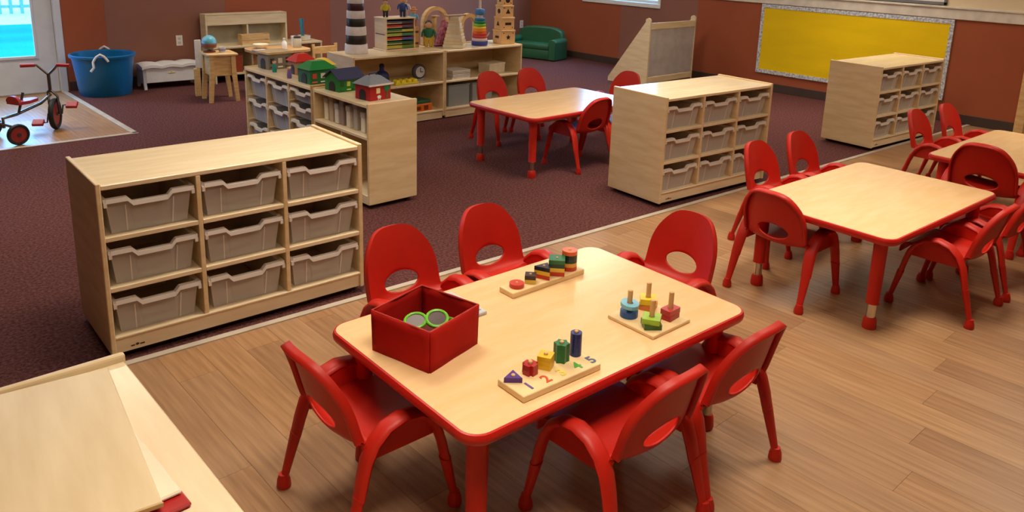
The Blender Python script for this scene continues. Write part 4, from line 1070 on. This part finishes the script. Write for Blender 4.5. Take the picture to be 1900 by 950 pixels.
obj('base', MB().lathe([(0.06, 0), (0.06, 0.012), (0.02, 0.02), (0.012, 0.03)], 18), paint((130, 60, 40)), gl, True)
obj('land_band', MB().lathe([(0.071, -0.028), (0.0765, 0.0), (0.0735, 0.018), (0.0625, 0.036)], 20, T(0, 0, 0.083, 0, 0.1)), paint((140, 84, 66)), gl, True)
t = thing('toy_cup', 'white toy cup with blue print on the pine stool', 'cup', (3.26, 8.05, 0.5005))
obj('cup_body', MB().lathe([(0.03, 0), (0.035, 0.05), (0.036, 0.055), (0.031, 0.052), (0.027, 0.006)], 16), paint((220, 216, 222)), t, True)
obj('print', MB().lathe([(0.0325, 0.014), (0.035, 0.04)], 16, cap=False), paint((150, 150, 190)), t, True)

hu = thing('play_hutch', 'pale wooden hutch with two open bays against the back wall', 'hutch', (3.54, 8.98, 0), 0)
HW, HDp, HH = 1.01, 0.36, 0.77
PALE = mat('pale birch', (224, 206, 170), 0.5, 0.03, 4, stretch=(1, 1, 6), col2=(212, 190, 150))
for x in (0, HW-0.02): obj('side_panel', MB().prism([(0, 0), (HDp, 0), (HDp, HH), (HDp-0.16, HH), (HDp-0.16, 0.40), (0, 0.40)], x, x+0.02, 'x'), PALE, hu)
obj('counter', B1(-0.01, HW+0.01, -0.01, HDp, 0.40, 0.425, r=0.004), PALE, hu)
obj('header', B1(0.02, HW-0.02, HDp-0.16, HDp-0.14, HH-0.12, HH, r=0.003), PALE, hu)
obj('top_panel', B1(0.0, HW, HDp-0.165, HDp, HH, HH+0.012, r=0.003), PALE, hu)
obj('back_panel', B1(0.02, HW-0.02, HDp-0.012, HDp, 0.425, HH), mat('grey green backing', (186, 178, 158), 0.6), hu)
obj('divider', B1(HW/2-0.01, HW/2+0.01, HDp-0.155, HDp-0.012, 0.425, HH-0.0), PALE, hu)
obj('shelf', B1(0.02, HW-0.02, 0.01, HDp, 0.09, 0.11), PALE, hu)
obj('divider', B1(HW/2-0.01, HW/2+0.01, 0.01, HDp-0.012, 0.11, 0.40), PALE, hu)
obj('lower_back', B1(0.02, HW-0.02, HDp-0.012, HDp, 0.11, 0.4), PALE, hu)
wp = thing('side_board', 'small white panel board standing between the hutch and the pine stool', 'board', (3.115, 8.38, 0), -0.05)
obj('panel', B1(-0.01, 0.055, 0, 0.02, 0.3, 0.6, r=0.004), paint((222, 218, 214)), wp)
obj('post', B1(-0.03, 0.03, 0.0, 0.03, 0.0, 0.3, r=0.004), PINE, wp)
for (x, y, z, c_, l, w_, h_) in ((3.65, 9.1, 0.111, (176, 40, 24), 'red toy box inside the lower bay of the hutch', 0.07, 0.16), (3.83, 9.08, 0.111, (150, 60, 24), 'rust toy box inside the lower bay of the hutch', 0.06, 0.2)):
    t = thing('toy_box', l, 'box', (x, y, z)); obj('body', B1(-w_, w_, -0.06, 0.06, 0, h_, r=0.004), paint(c_), t); obj('lid', B1(-w_-0.003, w_+0.003, -0.063, 0.063, h_, h_+0.02, r=0.003), paint(tuple(int(v_*0.8) for v_ in c_)), t)
t = thing('wooden_crate', 'low beige wooden crate on the hutch counter', 'crate', (4.06, 9.06, 0.4255))
obj('front_slat', MB().box(-0.17, 0.17, -0.06, -0.05, 0, 0.05).box(-0.17, 0.17, -0.06, -0.05, 0.06, 0.12), PINE, t)
obj('back_slat', MB().box(-0.17, 0.17, 0.05, 0.06, 0, 0.05).box(-0.17, 0.17, 0.05, 0.06, 0.06, 0.12), PINE, t)
for s in (-1, 1): obj('end_board', B1(s*0.165-0.006, s*0.165+0.006, -0.05, 0.05, 0, 0.125), PINE, t)
obj('base', B1(-0.16, 0.16, -0.05, 0.05, 0, 0.008), PINE, t)

# small table and chair in front of the hutch
tt = thing('play_table', 'small wooden table with play dishes in front of the hutch', 'table', (3.90, 8.12, 0), 0)
obj('tabletop', MB().prism(rrect(-0.31, 0.33, -0.22, 0.24, 0.12), 0.465, 0.49), mat('warm table wood', (214, 172, 122), 0.4, 0.03, 4, stretch=(1, 6, 1), col2=(200, 156, 106)), tt)
for x in (-0.2, 0.22):
    for y in (-0.13, 0.15): obj('leg', B1(x-0.022, x+0.022, y-0.022, y+0.022, 0, 0.465, r=0.004), PINE, tt)
obj('apron', MB().box(-0.2, 0.22, -0.13, -0.115, 0.40, 0.465).box(-0.2, 0.22, 0.135, 0.15, 0.40, 0.465), paint((120, 80, 56)), tt)
ZP = 0.4905
t = thing('toy_bowl', 'cream play bowl on the small wooden table', 'bowl', (3.75, 8.2, ZP))
obj('bowl', MB().lathe([(0.04, 0), (0.065, 0.02), (0.085, 0.05), (0.08, 0.05), (0.06, 0.022), (0.001, 0.01)], 20, cap=False), paint((240, 232, 206)), t, True)
obj('foot_ring', MB().lathe([(0.042, 0), (0.042, 0.006)], 18), paint((232, 222, 196)), t, True)
t = thing('toy_bottle', 'white play bottle on the small wooden table', 'bottle', (3.95, 8.05, ZP))
obj('body', MB().lathe([(0.026, 0), (0.028, 0.01), (0.028, 0.07), (0.014, 0.09), (0.012, 0.1)], 16), paint((240, 238, 240)), t, True)
obj('cap', MB().lathe([(0.015, 0.1), (0.015, 0.118), (0.006, 0.122)], 12), paint((226, 224, 230)), t, True)
t = thing('clear_jar', 'clear jar with dark lid on the small wooden table', 'jar', (4.13, 8.1, ZP))
obj('jar_body', MB().lathe([(0.045, 0), (0.048, 0.01), (0.048, 0.09), (0.038, 0.105)], 18), mat('jar glass', (222, 214, 190), 0.15, trans=0.35), t, True)
obj('lid', MB().lathe([(0.04, 0.105), (0.04, 0.122), (0.03, 0.126)], 18), paint((54, 52, 66)), t, True)
t = thing('play_tin', 'white tin with red dots on the small wooden table', 'tin', (4.17, 8.24, ZP))
obj('tin_body', MB().lathe([(0.042, 0), (0.042, 0.11)], 18), paint((226, 220, 216)), t, True)
obj('red_dot', MB().lathe([(0.012, -0.002), (0.012, 0.002)], 12, T(0, -0.042, 0.07, rx=PI/2)), paint((200, 40, 40)), t)
t = thing('paper_sheet', 'white paper pad on the small wooden table', 'paper', (3.66, 8.02, ZP), 0.2)
obj('pad', B1(-0.07, 0.07, -0.05, 0.05, 0, 0.012, r=0.002), paint((236, 234, 238)), t)
obj('binding', B1(-0.072, -0.06, -0.051, 0.051, 0, 0.013), paint((150, 150, 170)), t)
wc = thing('wooden_chair', 'small pine chair with turned posts beside the play table', 'chair', (4.41, 7.86, 0), 0.0)
obj('seat', B1(-0.15, 0.15, -0.15, 0.15, 0.27, 0.29, r=0.004), PINE, wc)
for x in (-0.14, 0.14):
    obj('leg', MB().tube([(x, -0.13, 0), (x, -0.13, 0.27)], 0.016, 10), PINE, wc, True)
    obj('back_post', MB().tube([(x, 0.14, 0), (x, 0.14, 0.5), (x, 0.145, 0.53)], [0.017, 0.017, 0.02], 10), PINE, wc, True)
obj('back_rail', B1(-0.13, 0.13, 0.13, 0.15, 0.42, 0.5, r=0.004), PINE, wc)
obj('stretcher', MB().box(-0.13, 0.13, -0.138, -0.122, 0.12, 0.14).box(-0.13, 0.13, 0.132, 0.148, 0.12, 0.14), PINE, wc)
vs = thing('brush_pot', 'cream pot holding upright blue and green brushes near the hutch', 'pot', (4.75, 9.13, 0.4255))
pst = thing('side_shelf', 'low pale wooden shelf beside the hutch carrying the brush pot', 'shelf', (4.56, 8.98, 0))
obj('top_panel', B1(0.0, 0.36, 0, 0.36, 0.40, 0.425, r=0.004), PALE, pst)
for x in (0.0, 0.34): obj('side_panel', B1(x, x+0.02, 0.01, 0.35, 0, 0.40), PALE, pst)
obj('shelf', B1(0.02, 0.34, 0.01, 0.35, 0.12, 0.14), PALE, pst)
obj('pot', MB().lathe([(0.06, 0), (0.075, 0.01), (0.08, 0.06), (0.074, 0.06), (0.06, 0.014), (0.001, 0.012)], 20, cap=False), paint((236, 224, 200)), vs, True)
for i, c_ in enumerate(((60, 150, 200), (70, 160, 110), (40, 110, 190))):
    obj('brush', MB().tube([(-0.03+0.015*i, 0, 0.015), (-0.04+0.015*i, 0, 0.14), (-0.052+0.02*i, 0, 0.27)], [0.006, 0.008, 0.011], 8), paint(c_), vs, True)

# ------------------------------------------------------------------ green sofa in the corner
sf = thing('toddler_sofa', 'small dark green vinyl sofa in the far corner', 'sofa', (8.38, 8.68, 0), -PI/2+0.3)
# local: front toward -y
GRN = mat('green vinyl', (40, 96, 66), 0.42, 0.04, 6, 0.05, 30)
SWd = 0.86
obj('base', B1(-SWd/2+0.02, SWd/2-0.02, -0.2, 0.2, 0.01, 0.16, r=0.02), GRN, sf, True)
obj('seat_cushion', B1(-SWd/2+0.12, SWd/2-0.12, -0.21, 0.12, 0.155, 0.235, r=0.025), GRN, sf, True)
P = [(-SWd/2+0.05, 0.1), (SWd/2-0.05, 0.1)]
for i in range(13):
    a = PI*i/12; P.append(((SWd/2-0.05)*(abs(math.cos(a))**0.55)*(1 if math.cos(a) >= 0 else -1), 0.30+0.17*math.sin(a)**0.7))
o = obj('backrest', MB().prism(P, 0.09, 0.21, 'y'), GRN, sf, True)
md = o.modifiers.new('round', 'BEVEL'); md.width = 0.025; md.segments = 3; md.limit_method = 'ANGLE'
for s in (-1, 1):
    x = s*(SWd/2-0.06)
    P = [(x-0.06, 0.01), (x+0.06, 0.01), (x+0.06, 0.25)] + [(x+0.068*math.cos(PI*i/8), 0.265+0.055*math.sin(PI*i/8)) for i in range(9)] + [(x-0.06, 0.25)]
    o = obj('armrest', MB().prism(P, -0.22, 0.17, 'y'), GRN, sf, True)
    md = o.modifiers.new('round', 'BEVEL'); md.width = 0.012; md.segments = 2; md.limit_method = 'ANGLE'

# ------------------------------------------------------------------ easel by the right wall
ez = thing('book_easel', 'birch easel with grey white panel and sloped side panels', 'easel', (7.66, 5.99, 0), 0)
EW, EH, ED = 0.93, 0.84, 0.62
for x in (0, EW-0.02):
    P = [(0, 0.02), (ED, 0.02), (ED, 0.07), (0.07, EH-0.03)] + [(0.035+0.04*math.cos(a), EH-0.02+0.04*math.sin(a)) for a in (0.3, 0.8, 1.57, 2.3, 2.9)] + [(0.0, EH-0.06)]
    obj('side_panel', MB().prism(P, x, x+0.02, 'x'), PALE, ez)
obj('panel', B1(0.02, EW-0.02, 0.006, 0.018, 0.14, EH-0.12), mat('grey white board', (188, 184, 182), 0.4), ez)
obj('top_rail', B1(0.02, EW-0.02, 0.0, 0.022, EH-0.12, EH-0.04, r=0.003), PALE, ez)
obj('bottom_rail', B1(0.02, EW-0.02, 0.0, 0.022, 0.05, 0.14, r=0.003), PALE, ez)
obj('ledge', B1(0.02, EW-0.02, -0.0, 0.3, 0.05, 0.07, r=0.003), PALE, ez)
for x in (0.04, EW-0.04):
    for y in (0.05, ED-0.06): obj('caster', MB().lathe([(0.009, -0.01), (0.0105, 0.0), (0.009, 0.01)], 10, T(x, y, 0.0106, ry=PI/2)), BLACK, ez)

# ------------------------------------------------------------------ tricycle by the door
CHR = mat('scuffed chrome', (120, 118, 120), 0.25, 0.1, 20, metal=0.9)
TRED = paint((176, 30, 40))
tk = thing('tricycle', 'chrome child tricycle with red seat and red grips on the landing', 'tricycle', (0, 0, 0))
RX = [Vector((1.215, 7.17, 0.085)), Vector((1.10, 7.60, 0.085))]
FWc = Vector((1.58, 7.60, 0.135))
head_t, steer = Vector((1.57, 7.64, 0.42)), Vector((0.475, 0.88, 0))
lat = Vector((0.88, -0.475, 0))
mid = (RX[0]+RX[1])/2; fw_ = (FWc-mid); fw_.z = 0; fw_.normalize(); ax = (RX[1]-RX[0]).normalized()
def wheel(c_, axis, R_, w_):
    q = Vector((0, 0, 1)).rotation_difference(axis).to_matrix().to_4x4()
    mtx = Matrix.Translation(c_) @ q
    tyre = obj('wheel', MB().lathe([(R_*0.74, -w_*0.8), (R_*0.93, -w_), (R_, -w_*0.4), (R_, w_*0.4), (R_*0.93, w_), (R_*0.74, w_*0.8)], 28, mtx, cap=False), BLACK, tk, True)
    obj('rim', MB().lathe([(0.012, -w_*0.7), (R_*0.75, -w_*0.5), (R_*0.75, w_*0.5), (0.012, w_*0.7)], 24, mtx), paint((150, 40, 34)), tyre, True)
    obj('hub', MB().lathe([(0.014, -w_*1.3), (0.014, w_*1.3)], 12, mtx), CHR, tyre, True)
for c_ in RX: wheel(c_, ax, 0.085, 0.018)
wheel(FWc, lat, 0.135, 0.02)
for s in (-1, 1):
    obj('fork_blade', MB().tube([FWc+lat*s*0.035, FWc+lat*s*0.035+Vector((0, 0.01, 0.15)), head_t+lat*s*0.02+Vector((0, 0, -0.1)), head_t+Vector((0, 0, -0.08))], 0.011, 10), CHR, tk, True)
obj('steering_stem', MB().tube([head_t+Vector((0, 0, -0.1)), head_t+Vector((0, 0, 0.06))], 0.014, 10), CHR, tk, True)
top = head_t+Vector((0, 0, 0.05))
for s in (-1, 1):
    P = [top, top+lat*s*0.05+Vector((0, 0, 0.05)), top+lat*s*0.08+Vector((0, 0, 0.085))-steer*0.01, top+lat*s*0.10+Vector((0, 0, 0.088))-steer*0.03]
    obj('handlebar', MB().tube(P, 0.010, 10), CHR, tk, True)
    obj('grip', MB().tube([P[3]-lat*s*0.015, P[3]+lat*s*0.09-steer*0.03], 0.016, 10), TRED, tk, True)
sd = (head_t+Vector((0, 0, -0.12)))
obj('frame', MB().tube([sd, sd-fw_*0.1+Vector((0, 0, -0.06)), mid+fw_*0.12+Vector((0, 0, 0.11)), mid+Vector((0, 0, 0.10)), mid+Vector((0, 0, 0.02))], 0.013, 10), CHR, tk, True)
obj('rear_axle', MB().tube([RX[0], RX[0].lerp(RX[1], 0.2)+Vector((0, 0, 0.05)), RX[0].lerp(RX[1], 0.8)+Vector((0, 0, 0.05)), RX[1]], 0.011, 10), CHR, tk, True)
sp = mid+fw_*0.2
obj('seat_post', MB().tube([mid+fw_*0.14+Vector((0, 0, 0.11)), sp+Vector((0, 0, 0.28))], 0.011, 10), CHR, tk, True)
a_ = math.atan2(fw_.y, fw_.x)
obj('seat', MB().prism([(-0.1, -0.07), (0.0, -0.075), (0.11, -0.028), (0.11, 0.028), (0.0, 0.075), (-0.1, 0.07)], 0, 0.026, mtx=T(sp.x, sp.y, 0.28, a_)), TRED, tk)
obj('seat_back', MB().prism([(-0.075+0.0*i, 0) if i == 0 else (0.075*math.cos(PI-PI*(i-1)/8), 0.05*math.sin(PI*(i-1)/8)) for i in range(10)], -0.012, 0.012, 'y', mtx=T(sp.x-fw_.x*0.09, sp.y-fw_.y*0.09, 0.3, a_+PI/2)), TRED, tk)
obj('crank', MB().tube([FWc+lat*0.03, FWc+lat*0.055, FWc+lat*0.06+Vector((0, 0, 0.07))+steer*0.03, FWc+lat*0.09+Vector((0, 0, 0.07))+steer*0.03], 0.007, 8), CHR, tk, True)
obj('crank', MB().tube([FWc-lat*0.03, FWc-lat*0.055, FWc-lat*0.06-Vector((0, 0, 0.07))-steer*0.03, FWc-lat*0.09-Vector((0, 0, 0.07))-steer*0.03], 0.007, 8), CHR, tk, True)
for s in (-1, 1):
    c_ = FWc+lat*s*0.13+Vector((0, 0, 0.07*s))+steer*0.03*s
    obj('pedal', MB().box(-0.045, 0.045, -0.035, 0.035, -0.013, 0.013, 0.006, T(c_.x, c_.y, c_.z, math.atan2(lat.y, lat.x), 0.5)), TRED, tk)
